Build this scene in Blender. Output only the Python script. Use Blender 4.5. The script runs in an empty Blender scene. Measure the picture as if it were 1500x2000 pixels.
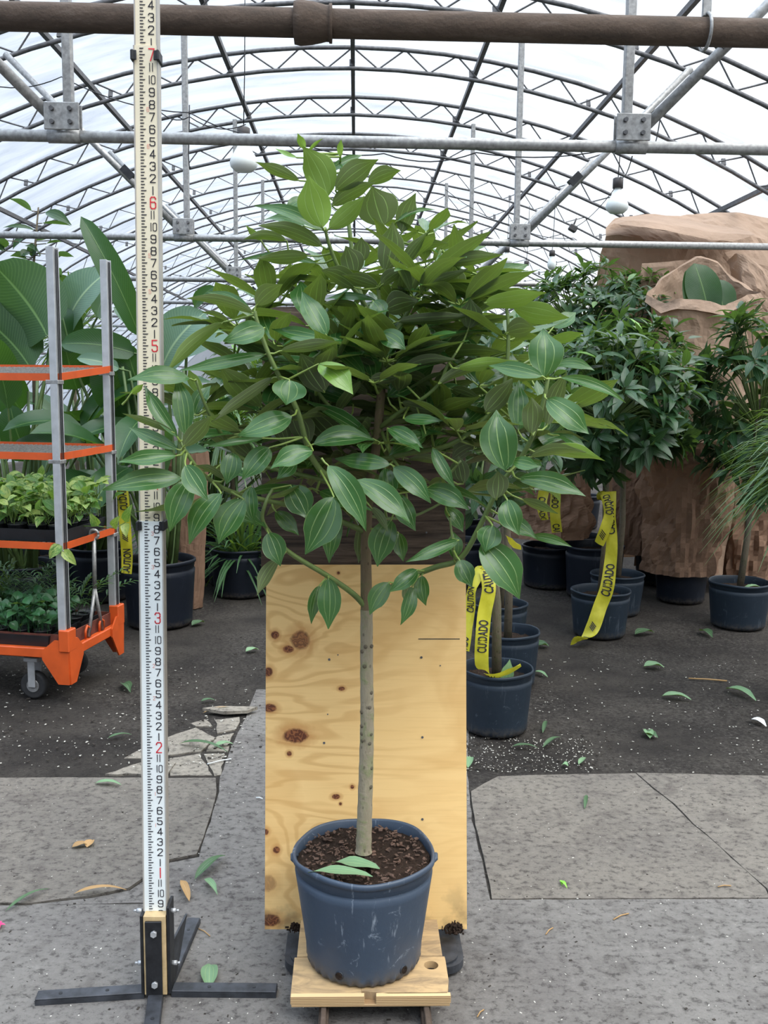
import bpy, math, random
from mathutils import Vector, Matrix, noise
from math import sin, cos, pi, radians as R, sqrt, atan2
scene = bpy.context.scene
C = scene.collection
V = Vector
# ------------------------------------------------------------------ camera
CAMZ = 1.446
FPX = 1884.0
YAW, PITCH, ROLL = math.atan(.0303), R(7.56), R(0.65)
fw = V((sin(YAW)*cos(PITCH), cos(YAW)*cos(PITCH), -sin(PITCH)))
r0 = V((cos(YAW), -sin(YAW), 0)); u0 = r0.cross(fw)
cr = r0*cos(ROLL) + u0*sin(ROLL); cu = u0*cos(ROLL) - r0*sin(ROLL)
cam_d = bpy.data.cameras.new('camera'); cam = bpy.data.objects.new('camera', cam_d); C.objects.link(cam)
cam.matrix_world = Matrix(((cr.x, cu.x, -fw.x, 0), (cr.y, cu.y, -fw.y, 0), (cr.z, cu.z, -fw.z, CAMZ), (0, 0, 0, 1)))
cam_d.sensor_fit = 'HORIZONTAL'; cam_d.sensor_width = 36; cam_d.lens = 36*FPX/1500
cam_d.clip_start = .05; cam_d.clip_end = 200
scene.camera = cam
# ------------------------------------------------------------------ world, light, exposure
w = bpy.data.worlds.new('overcast_sky'); scene.world = w; w.use_nodes = True
nt = w.node_tree; nt.nodes.clear()
tc = nt.nodes.new('ShaderNodeTexCoord'); sp = nt.nodes.new('ShaderNodeSeparateXYZ')
rp = nt.nodes.new('ShaderNodeValToRGB'); bg = nt.nodes.new('ShaderNodeBackground'); wo = nt.nodes.new('ShaderNodeOutputWorld')
mr = nt.nodes.new('ShaderNodeMapRange'); mr.inputs['From Min'].default_value = -.5; mr.inputs['From Max'].default_value = .5
nt.links.new(tc.outputs['Generated'], sp.inputs[0]); nt.links.new(sp.outputs[0], mr.inputs['Value']); nt.links.new(mr.outputs[0], rp.inputs[0])
rp.color_ramp.elements[0].color = (.52, .64, .82, 1); rp.color_ramp.elements[1].color = (1.45, 1.45, 1.42, 1)
m_ = rp.color_ramp.elements.new(.5); m_.color = (.80, .89, 1.0, 1)
ze = nt.nodes.new('ShaderNodeMapRange'); ze.inputs['From Min'].default_value = .34; ze.inputs['From Max'].default_value = .92
ze.inputs['To Min'].default_value = .31; ze.inputs['To Max'].default_value = 5.2; nt.links.new(sp.outputs[2], ze.inputs['Value'])   # overcast sky: brighter overhead
nt.links.new(ze.outputs[0], bg.inputs[1]); nt.links.new(rp.outputs[0], bg.inputs[0])
nt.links.new(bg.outputs[0], wo.inputs[0])
sl = bpy.data.lights.new('sun', 'SUN'); sun = bpy.data.objects.new('sun', sl); C.objects.link(sun)
sl.energy = 2.2; sl.angle = R(30); sl.color = (1, .97, .92)
sun.rotation_euler = (R(28), R(22), 0)
scene.view_settings.view_transform = 'Standard'; scene.view_settings.look = 'None'
scene.view_settings.gamma = 1; scene.view_settings.use_curve_mapping = False
scene.view_settings.exposure = 0.35
scene.cycles.max_bounces = 9; scene.cycles.transparent_max_bounces = 16
scene.cycles.diffuse_bounces = 5; scene.cycles.transmission_bounces = 6; scene.cycles.glossy_bounces = 3
scene.cycles.caustics_reflective = False; scene.cycles.caustics_refractive = False
scene.cycles.use_denoising = True
# ------------------------------------------------------------------ pixel -> world
CO = V((0, 0, CAMZ))
def ray(px, py): return fw*FPX + cr*(px-750) - cu*(py-1000)
def P(px, py, Y):
    d = ray(px, py); return CO + d*(Y/d.y)
def G(px, py, h=0):
    d = ray(px, py); return CO + d*((h-CAMZ)/d.z)
def on_plane(px, py, q, n):
    d = ray(px, py); return CO + d*((q-CO).dot(n)/d.dot(n))
def mpp(p): return (p-CO).dot(fw)/FPX      # metres per pixel at p
# ------------------------------------------------------------------ mesh builder
class MB:
    def __init__(s): s.v = []; s.f = []; s.uv = []; s.uv2 = []; s.mi = []; s.sm = []
    def face(s, idx, mi=0, sm=False, uv=None, rnd=0.5):
        s.f.append(tuple(idx)); s.mi.append(mi); s.sm.append(sm)
        s.uv.append(uv); s.uv2.append(rnd)
    def box(s, c, d, M=None, mi=0):
        c = V(c); b = len(s.v)
        for x in (-.5, .5):
            for y in (-.5, .5):
                for z in (-.5, .5):
                    p = V((x*d[0], y*d[1], z*d[2]))
                    s.v.append(c + (M @ p if M else p))
        for q in ((0,1,3,2),(4,6,7,5),(0,4,5,1),(2,3,7,6),(0,2,6,4),(1,5,7,3)): s.face([b+i for i in q], mi)
    def bbox(s, c, d, M=None, mi=0, bv=.003):      # chamfered box
        c = V(c); b = len(s.v); h = [k/2 for k in d]; bv = min(bv, min(h)*.6); idx = {}
        for sx in (-1, 1):
            for sy in (-1, 1):
                for sz in (-1, 1):
                    for a in range(3):
                        p = [sx*(h[0]-bv), sy*(h[1]-bv), sz*(h[2]-bv)]; p[a] = (sx, sy, sz)[a]*h[a]
                        p = V(p); idx[sx, sy, sz, a] = len(s.v); s.v.append(c + (M @ p if M else p))
        for a in range(3):
            o = [k for k in range(3) if k != a]
            for sg in (-1, 1):
                q = []
                for (i, j) in ((-1,-1),(1,-1),(1,1),(-1,1)):
                    t = [0,0,0]; t[a] = sg; t[o[0]] = i; t[o[1]] = j; q.append(idx[t[0],t[1],t[2],a])
                s.face(q if (sg > 0) == (a != 1) else q[::-1], mi)
            for i in (-1, 1):
                for j in (-1, 1):
                    q = []
                    for (k, aa) in ((-1,o[0]),(1,o[0]),(1,o[1]),(-1,o[1])):
                        t = [0,0,0]; t[a] = k; t[o[0]] = i; t[o[1]] = j; q.append(idx[t[0],t[1],t[2],aa])
                    s.face(q, mi)
        for sx in (-1, 1):
            for sy in (-1, 1):
                for sz in (-1, 1): s.face([idx[sx,sy,sz,a] for a in range(3)], mi)
    def bar(s, a, b, wd, th, up=(0, 0, 1), mi=0, bv=0):
        a = V(a); b = V(b); x = (b-a); L = x.length; x.normalize(); y = V(up).cross(x)
        if y.length < 1e-4: y = V((1, 0, 0)).cross(x)
        y.normalize(); z = x.cross(y); M = Matrix((x, y, z)).transposed()
        (s.bbox if bv else s.box)((a+b)/2, (L, wd, th), M, mi, **({'bv': bv} if bv else {}))
    def tube(s, pts, r, n=10, mi=0, cap=True, sm=True):
        pts = [V(p) for p in pts]; m = len(pts); rs = r if isinstance(r, (list, tuple)) else [r]*m
        b = len(s.v); prev = None
        for i, p in enumerate(pts):
            t = (pts[min(i+1, m-1)] - pts[max(i-1, 0)]).normalized()
            if prev is None:
                q = V((0, 0, 1)) if abs(t.z) < .9 else V((1, 0, 0)); q = (q - t*q.dot(t)).normalized()
            else:
                q = prev - t*prev.dot(t)
                q = q.normalized() if q.length > 1e-5 else V((1, 0, 0))
            prev = q; k = t.cross(q)
            for j in range(n):
                a = 2*pi*j/n; s.v.append(p + (q*cos(a)+k*sin(a))*rs[i])
        for i in range(m-1):
            for j in range(n):
                a = b+i*n+j; c = b+i*n+(j+1) % n
                s.face((a, c, c+n, a+n), mi, sm, ((j/n, i/(m-1)), ((j+1)/n, i/(m-1)), ((j+1)/n, (i+1)/(m-1)), (j/n, (i+1)/(m-1))))
        if cap:
            s.face([b+j for j in range(n)][::-1], mi); s.face([b+(m-1)*n+j for j in range(n)], mi)
    def cyl(s, a, b, r, n=16, mi=0): s.tube([a, b], r, n, mi)
    def lathe(s, prof, c, n=40, mi=0, fn=None, close=False, sm=True):
        c = V(c); b = len(s.v); m = len(prof)
        for (r, z) in prof:
            for j in range(n):
                a = 2*pi*j/n; rr, zz = (fn(r, z, a) if fn else (r, z))
                s.v.append(c + V((rr*cos(a), rr*sin(a), zz)))
        for i in range(m-1):
            for j in range(n):
                a = b+i*n+j; d = b+i*n+(j+1) % n
                s.face((a, d, d+n, a+n), mi, sm)
        if close: s.face([b+(m-1)*n+j for j in range(n)], mi)
    def prism(s, poly, z0, z1, mi=0):
        b = len(s.v); n = len(poly)
        for z in (z0, z1):
            for p in poly: s.v.append(V((p[0], p[1], z)))
        s.face([b+i for i in range(n)][::-1], mi); s.face([b+n+i for i in range(n)], mi)
        for i in range(n):
            j = (i+1) % n; s.face((b+i, b+j, b+n+j, b+n+i), mi)
    def plate(s, pts, nrm, th, mi=0):
        b = len(s.v); n = len(pts); nrm = V(nrm)*th
        for p in pts: s.v.append(V(p))
        for p in pts: s.v.append(V(p)+nrm)
        s.face([b+i for i in range(n)], mi); s.face([b+n+i for i in range(n)][::-1], mi)
        for i in range(n):
            j = (i+1) % n; s.face((b+i, b+n+i, b+n+j, b+j), mi)
    def leaf(s, B, T, wd, N, arch=.12, cup=.18, wav=.02, nu=2, nv=5, rnd=.5, mi=0, kind=0, ph=0., bend=0.):
        B = V(B); T = V(T); d = T-B; L = d.length
        if L < 1e-5: return
        d /= L; N = V(N); N = N - d*N.dot(d)
        if N.length < 1e-3: N = V((0, 0, 1)).cross(d)
        N.normalize(); S = d.cross(N)
        b = len(s.v); cols = 2*nu+1
        for i in range(nv+1):
            t = i/nv
            if kind == 0: pr = max(0, sin(pi*t**.88))**.72*(1 if t < .66 else 1-.55*((t-.66)/.34)**.8)
            elif kind == 1: pr = max(0, sin(pi*min(1, t*.93+.07)**1.0))**.45      # paddle
            elif kind == 2: pr = max(0, sin(pi*(t*.86+.14)))**.8*(1 if t < .99 else 0)      # strap
            else: pr = (max(0, sin(pi*t**.6))**.75)                               # heart
            if i == 0: pr = .0 if kind in (0, 3) else .12
            if i == nv: pr = 0.02
            c = B + d*L*t + N*(arch*L*4*t*(1-t)) + S*(bend*L*4*t*(1-t))
            for j in range(cols):
                u = (j-nu)/nu
                z = cup*wd*pr*(abs(u)**1.4) + wav*wd*1.0*sin(t*9+ph+(2 if u > 0 else 0))*abs(u)
                s.v.append(c + S*(u*wd*.5*pr) + N*z)
        for i in range(nv):
            for j in range(cols-1):
                a = b+i*cols+j; u1, u2 = j/(cols-1), (j+1)/(cols-1); v1, v2 = i/nv, (i+1)/nv
                s.face((a, a+1, a+1+cols, a+cols), mi, True, ((u1, v1), (u2, v1), (u2, v2), (u1, v2)), rnd)
    def build(s, name, mat, parent=None, **kw):
        me = bpy.data.meshes.new(name); org = V(parent.location) if parent is not None else V((0, 0, 0))
        off = org
        if parent is not None and parent.parent is not None: off = org + V(parent.parent.location)
        own = V((0, 0, 0))
        if parent is None and s.v:
            xs = [p.x for p in s.v]; ys = [p.y for p in s.v]; zs = [p.z for p in s.v]
            own = V(((min(xs)+max(xs))/2, (min(ys)+max(ys))/2, min(zs)))
        me.from_pydata([tuple(p-off-own) for p in s.v], [], s.f)
        for m in (mat if isinstance(mat, (list, tuple)) else [mat]): me.materials.append(m)
        me.polygons.foreach_set('material_index', s.mi); me.polygons.foreach_set('use_smooth', s.sm)
        if any(u is not None for u in s.uv):
            a = me.uv_layers.new(name='UVMap'); fl = []; fr = []
            for f, u, rn in zip(s.f, s.uv, s.uv2):
                for k in range(len(f)):
                    fl += (u[k] if u else (0, 0)); fr += (rn, 0)
            a.data.foreach_set('uv', fl); bq = me.uv_layers.new(name='rnd'); bq.data.foreach_set('uv', fr)
        me.update()
        o = bpy.data.objects.new(name, me); C.objects.link(o)
        if parent is None: o.location = own
        else: o.parent = parent
        for k, x in kw.items(): o[k] = x
        return o
def thing(name, label, cat, loc, group=None):
    o = bpy.data.objects.new(name, None); C.objects.link(o); o.location = loc; o.empty_display_size = .1
    o['label'] = label; o['category'] = cat
    if group: o['group'] = group
    return o
def tag(o, label, cat, group=None, kind=None):
    o['label'] = label; o['category'] = cat
    if group: o['group'] = group
    if kind: o['kind'] = kind
    return o
def struct(o, label=None):
    o['kind'] = 'structure'
    if label: o['label'] = label
    return o
# ------------------------------------------------------------------ materials
class NG:
    def __init__(s, name):
        s.m = bpy.data.materials.new(name); s.m.use_nodes = True; s.t = s.m.node_tree; s.t.nodes.clear()
        s.out = s.n('ShaderNodeOutputMaterial')
    def n(s, ty, **kw):
        x = s.t.nodes.new(ty)
        for k, v in kw.items(): setattr(x, k, v)
        return x
    def l(s, a, b): s.t.links.new(a, b)
    def put(s, sock, v):
        if hasattr(v, 'links') or hasattr(v, 'is_linked'): s.l(v, sock)
        else: sock.default_value = v
    def math(s, op, a, b=None, c=None, clamp=False):
        x = s.n('ShaderNodeMath', operation=op); x.use_clamp = clamp
        for i, q in enumerate((a, b, c)):
            if q is not None: s.put(x.inputs[i], q)
        return x.outputs[0]
    def mix(s, f, a, b, mode='MIX'):
        x = s.n('ShaderNodeMix', data_type='RGBA', blend_type=mode)
        s.put(x.inputs['Factor'], f)
        s.put(x.inputs['A'], a if not isinstance(a, tuple) else (*a, 1)[:4]); s.put(x.inputs['B'], b if not isinstance(b, tuple) else (*b, 1)[:4])
        return x.outputs['Result']
    def noise(s, vec, scale, detail=4, rough=.55, dist=0):
        x = s.n('ShaderNodeTexNoise'); x.inputs['Scale'].default_value = scale; x.inputs['Detail'].default_value = detail
        x.inputs['Roughness'].default_value = rough; x.inputs['Distortion'].default_value = dist
        if vec is not None: s.l(vec, x.inputs['Vector'])
        return x.outputs['Fac']
    def ramp(s, f, *stops):
        x = s.n('ShaderNodeValToRGB'); e = x.color_ramp.elements
        while len(e) < len(stops): e.new(.5)
        for k, (p, c) in zip(e, stops): k.position = p; k.color = (*c, 1) if len(c) == 3 else c
        s.l(f, x.inputs[0]); return x.outputs[0]
    def step(s, v, a, b):
        x = s.n('ShaderNodeMapRange'); x.inputs['From Min'].default_value = a; x.inputs['From Max'].default_value = b
        s.put(x.inputs['Value'], v); return x.outputs[0]
    def geo(s): return s.n('ShaderNodeNewGeometry')
    def scale(s, vec, sc, rot=(0, 0, 0)):
        x = s.n('ShaderNodeMapping'); x.inputs['Scale'].default_value = sc; x.inputs['Rotation'].default_value = rot; s.l(vec, x.inputs['Vector']); return x.outputs[0]
    def pr(s, col, rough=.6, metal=0, bump=None, bd=.3, dist=.01, spec=.5):
        p = s.n('ShaderNodeBsdfPrincipled'); s.put(p.inputs['Base Color'], (*col, 1)[:4] if isinstance(col, tuple) else col)
        s.put(p.inputs['Roughness'], rough); s.put(p.inputs['Metallic'], metal); p.inputs['Specular IOR Level'].default_value = spec
        if bump is not None:
            b = s.n('ShaderNodeBump'); b.inputs['Strength'].default_value = bd; b.inputs['Distance'].default_value = dist
            s.l(bump, b.inputs['Height']); s.l(b.outputs[0], p.inputs['Normal'])
        return p
    def done(s, sh):
        s.l(sh.outputs[0] if hasattr(sh, 'outputs') else sh, s.out.inputs[0]); return s.m
def plain(name, c, rough=.6, metal=0, var=.25, sc=30, bump=.1, spec=.5):
    g = NG(name); pos = g.geo().outputs['Position']; nz = g.noise(pos, sc, 5)
    dark = tuple(k*(1-var) for k in c); lite = tuple(min(1, k*(1+var)) for k in c)
    col = g.ramp(nz, (.3, dark), (.7, lite))
    return g.done(g.pr(col, rough, metal, nz, bump, .005, spec))
def leafmat(name, top, under, vein, rough=.32, trans=.25, tcol=None, side=True, ribs=0, var=.3, young=None, veinw=.012, striae=0, edge=True, varieg=None):
    g = NG(name); uvn = g.n('ShaderNodeUVMap', uv_map='UVMap'); s1 = g.n('ShaderNodeSeparateXYZ'); g.l(uvn.outputs[0], s1.inputs[0])
    un = g.n('ShaderNodeUVMap', uv_map='rnd'); s2 = g.n('ShaderNodeSeparateXYZ'); g.l(un.outputs[0], s2.inputs[0]); rnd = s2.outputs[0]
    d = g.math('ABSOLUTE', g.math('SUBTRACT', s1.outputs[0], .5))
    m = g.step(d, veinw*1.6, veinw*.5)
    if side: m = g.math('MAXIMUM', m, g.math('MULTIPLY', g.step(g.math('ABSOLUTE', g.math('SUBTRACT', d, .235)), veinw*1.5, veinw*.4), .75))
    if edge: m = g.math('MAXIMUM', m, g.math('MULTIPLY', g.step(d, .478, .496), .7))
    if ribs:
        wv = g.math('SINE', g.math('MULTIPLY', g.math('ADD', s1.outputs[1], g.math('MULTIPLY', d, -.5)), ribs))
        rib = g.step(wv, .2, 1)
        m = g.math('MAXIMUM', m, g.math('MULTIPLY', rib, .22))
    pos = g.geo().outputs['Position']; nz = g.noise(pos, 18, 3)
    lo = tuple(k*(1-var) for k in top); hi = tuple(k*(1+var) for k in top)
    ctop = g.mix(g.math('MULTIPLY', g.math('ADD', rnd, nz), .5), lo, hi)
    cund = g.mix(rnd, tuple(k*.75 for k in under), tuple(k*1.2 for k in under))
    if young:
        y = g.step(rnd, .8, 1.0); ctop = g.mix(y, ctop, young); cund = g.mix(y, cund, young)
    if varieg:
        q = g.noise(g.scale(uvn.outputs[0], (3, 1.2, 1)), 3, 4, .6, 1.5); q = g.step(g.math('ADD', q, g.math('MULTIPLY', rnd, .25)), .62, .7)
        ctop = g.mix(q, ctop, varieg)
    ctop = g.mix(m, ctop, vein); cund = g.mix(g.math('MULTIPLY', m, .9), cund, tuple(min(1, k*1.45) for k in vein))
    col = g.mix(g.n('ShaderNodeNewGeometry').outputs['Backfacing'], ctop, cund)
    rg = g.math('ADD', rough, g.math('MULTIPLY', g.n('ShaderNodeNewGeometry').outputs['Backfacing'], .25))
    p = g.pr(col, rg, 0, g.math('ADD', nz, g.math('MULTIPLY', m, .6)), .35, .005, .36)
    tr = g.n('ShaderNodeBsdfTranslucent'); g.put(tr.inputs[0], (*(tcol or (.25, .42, .04)), 1))
    mx = g.n('ShaderNodeMixShader'); mx.inputs[0].default_value = trans; g.l(p.outputs[0], mx.inputs[1]); g.l(tr.outputs[0], mx.inputs[2])
    return g.done(mx)
# ------------------------------------------------------------------ material library
def soil_mat(name, a, b, c, bump=.8, sc=1):
    g = NG(name); pos = g.geo().outputs['Position']
    n1 = g.noise(pos, 2.2*sc, 6, .6); n2 = g.noise(pos, 70*sc, 6, .7); n3 = g.noise(pos, 220*sc, 3)
    col = g.mix(g.step(n1, .40, .60), a, b); col = g.mix(g.math('MULTIPLY', g.step(n2, .50, .66), g.step(g.noise(pos, 1.3*sc, 4), .42, .62)), col, c); col = g.mix(g.math('MULTIPLY', g.step(n2, .48, .36), .7), col, tuple(k*.4 for k in a))
    vo = g.n('ShaderNodeTexVoronoi'); vo.inputs['Scale'].default_value = 150*sc; g.l(pos, vo.inputs['Vector'])
    sp = g.math('MULTIPLY', g.step(vo.outputs['Distance'], .17, .08), g.step(n2, .5, .6))
    col = g.mix(sp, col, (.30, .28, .25))
    h = g.math('ADD', n2, g.math('MULTIPLY', n3, .4))
    return g.done(g.pr(col, .9, 0, h, bump, .02, .2))
def concrete_mat(name, base, warm, dark):
    g = NG(name); pos = g.geo().outputs['Position']
    ps = g.scale(pos, (1, 1.0, 1)); pa = g.scale(pos, (.95, 1.15, 1))
    n1 = g.noise(ps, 1.7, 6, .62); n2 = g.noise(pa, 38, 8, .75); n3 = g.noise(ps, 9, 5, .6, .8); n4 = g.noise(pos, 160, 3)
    col = g.mix(g.step(n1, .35, .65), base, warm)
    col = g.mix(g.math('MULTIPLY', g.step(n3, .5, .66), .55), col, dark)
    col = g.mix(g.math('MULTIPLY', g.step(n2, .49, .38), .75), col, tuple(k*.38 for k in dark))
    col = g.mix(g.math('MULTIPLY', g.step(n2, .55, .68), .42), col, tuple(min(1, k*1.5) for k in warm))
    vo = g.n('ShaderNodeTexVoronoi'); vo.inputs['Scale'].default_value = 55; g.l(pos, vo.inputs['Vector'])
    s = g.math('MULTIPLY', g.step(vo.outputs['Distance'], .12, .06), g.step(g.noise(pos, 25, 2), .58, .62))
    col = g.mix(s, col, (.5, .48, .42))
    return g.done(g.pr(col, .85, 0, g.math('ADD', n2, g.math('MULTIPLY', n4, .3)), .7, .012, .25))
M_soil = soil_mat('packed_soil', (.030, .026, .023), (.056, .049, .042), (.11, .10, .09))
M_conc = concrete_mat('worn_concrete', (.150, .135, .119), (.200, .180, .152), (.095, .082, .073))
M_conc2 = concrete_mat('cool_concrete', (.150, .139, .131), (.195, .184, .169), (.10, .09, .083))
M_stone = concrete_mat('broken_pale_concrete', (.24, .215, .18), (.31, .28, .23), (.13, .115, .10))
M_galv = plain('galvanised_steel', (.30, .30, .295), .45, .55, .3, 60, .1)
M_galvd = plain('backlit_truss_steel', (.12, .12, .125), .6, .5, .3, 40, .1)  # galvanised grey painted darker, as backlit arches look; bolts and screws share it
M_rust = (lambda g: g.done(g.pr(g.ramp(g.noise(g.scale(g.geo().outputs['Position'], (1, 4, 4)), 6, 8, .7), (.3, (.050, .038, .030)), (.55, (.090, .064, .048)), (.75, (.15, .12, .10))), .85, .1, g.noise(g.geo().outputs['Position'], 80, 4), .5, .006, .3)))(NG('rusty_cast_iron'))
M_alu = plain('brushed_aluminium', (.46, .475, .49), .35, .35, .12, 20, .05)
M_zinc = plain('zinc_plate', (.45, .46, .47), .35, .4, .15, 30, .05)
M_black = plain('black_steel', (.018, .019, .022), .5, .3, .4, 40, .2)
M_char = plain('worn_charcoal_paint', (.035, .038, .045), .55, .2, .6, 25, .3)
M_orange = plain('orange_paint', (.56, .085, .014), .45, 0, .12, 12, .1)
M_maroon = plain('dirty_oxide_paint', (.13, .035, .022), .7, 0, .4, 25, .2)
M_rubber = plain('black_rubber', (.02, .02, .021), .75, 0, .3, 40, .2)
M_cream = plain('cream_fibreglass', (.70, .63, .47), .45, 0, .05, 5, .02)
M_white = plain('white_fibreglass', (.74, .79, .79), .4, 0, .05, 8, .02)
M_ink = plain('black_ink', (.012, .011, .02), .75, 0, .1, 20, 0)
M_red = plain('red_ink', (.62, .02, .035), .6, 0, .1, 20, 0)
M_redpale = plain('faded_red_ink', (.72, .30, .24), .6, 0, .1, 20, 0)
M_graymark = plain('grey_side_rail', (.36, .34, .31), .5, 0, .1, 20, .05)
M_bulb = plain('white_glass', (.72, .76, .74), .25, 0, .05, 10, 0)
M_sock = plain('dark_socket', (.05, .045, .045), .6, 0, .3, 30, .1)
M_trayp = plain('black_tray_plastic', (.014, .016, .019), .5, 0, .3, 20, .1)
M_tape = NG('yellow_tape'); _n = M_tape.noise(M_tape.geo().outputs['Position'], 25, 3)
_p = M_tape.pr(M_tape.ramp(_n, (.3, (.50, .46, .02)), (.7, (.66, .62, .05))), .35); _t = M_tape.n('ShaderNodeBsdfTranslucent'); _t.inputs[0].default_value = (.6, .56, .04, 1)
_m = M_tape.n('ShaderNodeMixShader'); _m.inputs[0].default_value = .3; M_tape.l(_p.outputs[0], _m.inputs[1]); M_tape.l(_t.outputs[0], _m.inputs[2]); M_tape = M_tape.done(_m)
def paper_mat(name, c):
    g = NG(name); pos = g.geo().outputs['Position']; n1 = g.noise(pos, 5, 5, .6, .6)
    crease = g.math('ABSOLUTE', g.math('SUBTRACT', g.noise(g.scale(pos, (1, 1, .7)), 4, 3, .5, 1.2), .5))
    col = g.mix(n1, tuple(k*.75 for k in c), tuple(k*1.25 for k in c))
    p = g.pr(col, .8, 0, g.math('ADD', g.math('MULTIPLY', crease, .6), n1), .6, .03, .2)
    t = g.n('ShaderNodeBsdfTranslucent'); t.inputs[0].default_value = (.40, .22, .12, 1)
    mx = g.n('ShaderNodeMixShader'); mx.inputs[0].default_value = .12; g.l(p.outputs[0], mx.inputs[1]); g.l(t.outputs[0], mx.inputs[2])
    return g.done(mx)
M_paper = paper_mat('kraft_paper', (.30, .21, .15))
M_paperd = paper_mat('old_kraft_paper', (.22, .135, .09))
def pot_mat(name, c, scuff):
    g = NG(name); tcn = g.n('ShaderNodeTexCoord'); pos = tcn.outputs['Object']
    n1 = g.noise(pos, 7, 5, .6); st = g.noise(g.scale(pos, (28, 28, 2.4)), 1.6, 6, .7, .3); n3 = g.noise(pos, 60, 4)
    pt = g.noise(g.scale(pos, (1, 1, 1.4), (0, .5, 0)), 11, 6, .75, 1.2)
    col = g.mix(n1, tuple(k*.75 for k in c), tuple(k*1.25 for k in c))
    col = g.mix(g.math('MULTIPLY', g.step(st, .60, .70), .55*scuff), col, (.32, .37, .43))
    col = g.mix(g.math('MULTIPLY', g.step(pt, .62, .72), .55*scuff), col, (.34, .40, .47))
    sp = g.n('ShaderNodeSeparateXYZ'); g.l(pos, sp.inputs[0])
    dirt = g.math('MULTIPLY', g.step(sp.outputs[2], .05, .0), g.step(n3, .35, .6)); col = g.mix(g.math('MULTIPLY', dirt, .8), col, (.09, .075, .06))
    return g.done(g.pr(col, .45, 0, n3, .15, .004, .25 if scuff < 1 else .5))
M_pot = pot_mat('blue_grey_nursery_plastic', (.040, .060, .092), 1.5)
M_pot2 = pot_mat('dark_blue_nursery_plastic', (.017, .026, .038), .35)  # this and the black plastic lowered further to paint in background shade
M_pot3 = pot_mat('black_nursery_plastic', (.008, .011, .018), .1)
M_mix = soil_mat('potting_mix', (.030, .019, .013), (.060, .036, .024), (.11, .07, .05), 1.0, 2)
def bark_mat(name, lo, hi, green):
    g = NG(name); pos = g.geo().outputs['Position']; n1 = g.noise(pos, 22, 6, .65, .5); n2 = g.noise(g.scale(pos, (60, 60, 14)), 2, 5, .7)
    col = g.mix(n2, lo, hi); col = g.mix(g.math('MULTIPLY', g.step(n1, .5, .62), .55), col, green)
    wv = g.n('ShaderNodeTexVoronoi'); wv.inputs['Scale'].default_value = 60; g.l(g.scale(pos, (1, 1, .6)), wv.inputs['Vector'])
    col = g.mix(g.math('MULTIPLY', g.step(wv.outputs['Distance'], .2, .1), .6), col, tuple(k*.35 for k in lo))
    return g.done(g.pr(col, .8, 0, g.math('ADD', n2, n1), .5, .008, .2))
M_bark = bark_mat('smooth_mottled_bark', (.20, .165, .11), (.36, .32, .23), (.17, .22, .08))
M_barkup = bark_mat('brown_upper_bark', (.12, .085, .05), (.21, .16, .10), (.12, .14, .05))
M_barkd = bark_mat('dim_bark', (.09, .072, .05), (.17, .145, .105), (.09, .10, .05))
M_twig = plain('green_twig', (.115, .17, .045), .5, 0, .25, 30, .1)
M_petiole = plain('yellow_green_petiole', (.20, .28, .06), .5, 0, .2, 30, .05)
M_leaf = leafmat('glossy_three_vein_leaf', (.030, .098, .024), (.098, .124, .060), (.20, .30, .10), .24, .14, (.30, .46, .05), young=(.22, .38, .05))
M_leafb = leafmat('distant_three_vein_leaf', (.017, .056, .020), (.045, .08, .035), (.10, .18, .08), .36, .16, (.18, .34, .05), young=(.14, .30, .05), edge=False)  # leaf colour lowered to paint in shade missing from the background
M_paddle = leafmat('ribbed_paddle_leaf', (.016, .062, .018), (.028, .075, .028), (.10, .18, .06), .36, .22, (.12, .28, .03), side=False, ribs=170, edge=False, veinw=.016)
M_pale = leafmat('pale_ribbed_paddle_leaf', (.11, .20, .15), (.15, .24, .19), (.30, .42, .25), .30, .2, (.2, .35, .1), side=False, ribs=150, edge=False, veinw=.02)
M_strap = leafmat('narrow_strap_leaf', (.045, .11, .035), (.08, .15, .05), (.25, .33, .16), .4, .2, side=False, veinw=.05, edge=False)
M_pothos = leafmat('variegated_heart_leaf', (.06, .17, .035), (.10, .2, .06), (.25, .42, .10), .35, .3, (.3, .5, .06), side=False, varieg=(.34, .42, .12))
M_dkheart = leafmat('deep_green_round_leaf', (.030, .10, .04), (.07, .15, .08), (.08, .17, .08), .3, .2, side=False)
M_fern = leafmat('fine_palm_leaflet', (.030, .085, .028), (.06, .12, .045), (.07, .14, .06), .5, .2, side=False, edge=False)
M_dryleaf = leafmat('dry_tan_leaf', (.40, .24, .10), (.42, .26, .13), (.50, .34, .18), .6, .1, side=True, var=.4)
M_fallen = leafmat('fallen_leaf_underside', (.16, .28, .15), (.18, .29, .17), (.32, .44, .2), .5, .1)
M_fallend = leafmat('fallen_leaf_green', (.05, .11, .05), (.12, .2, .12), (.2, .28, .14), .5, .1)
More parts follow.
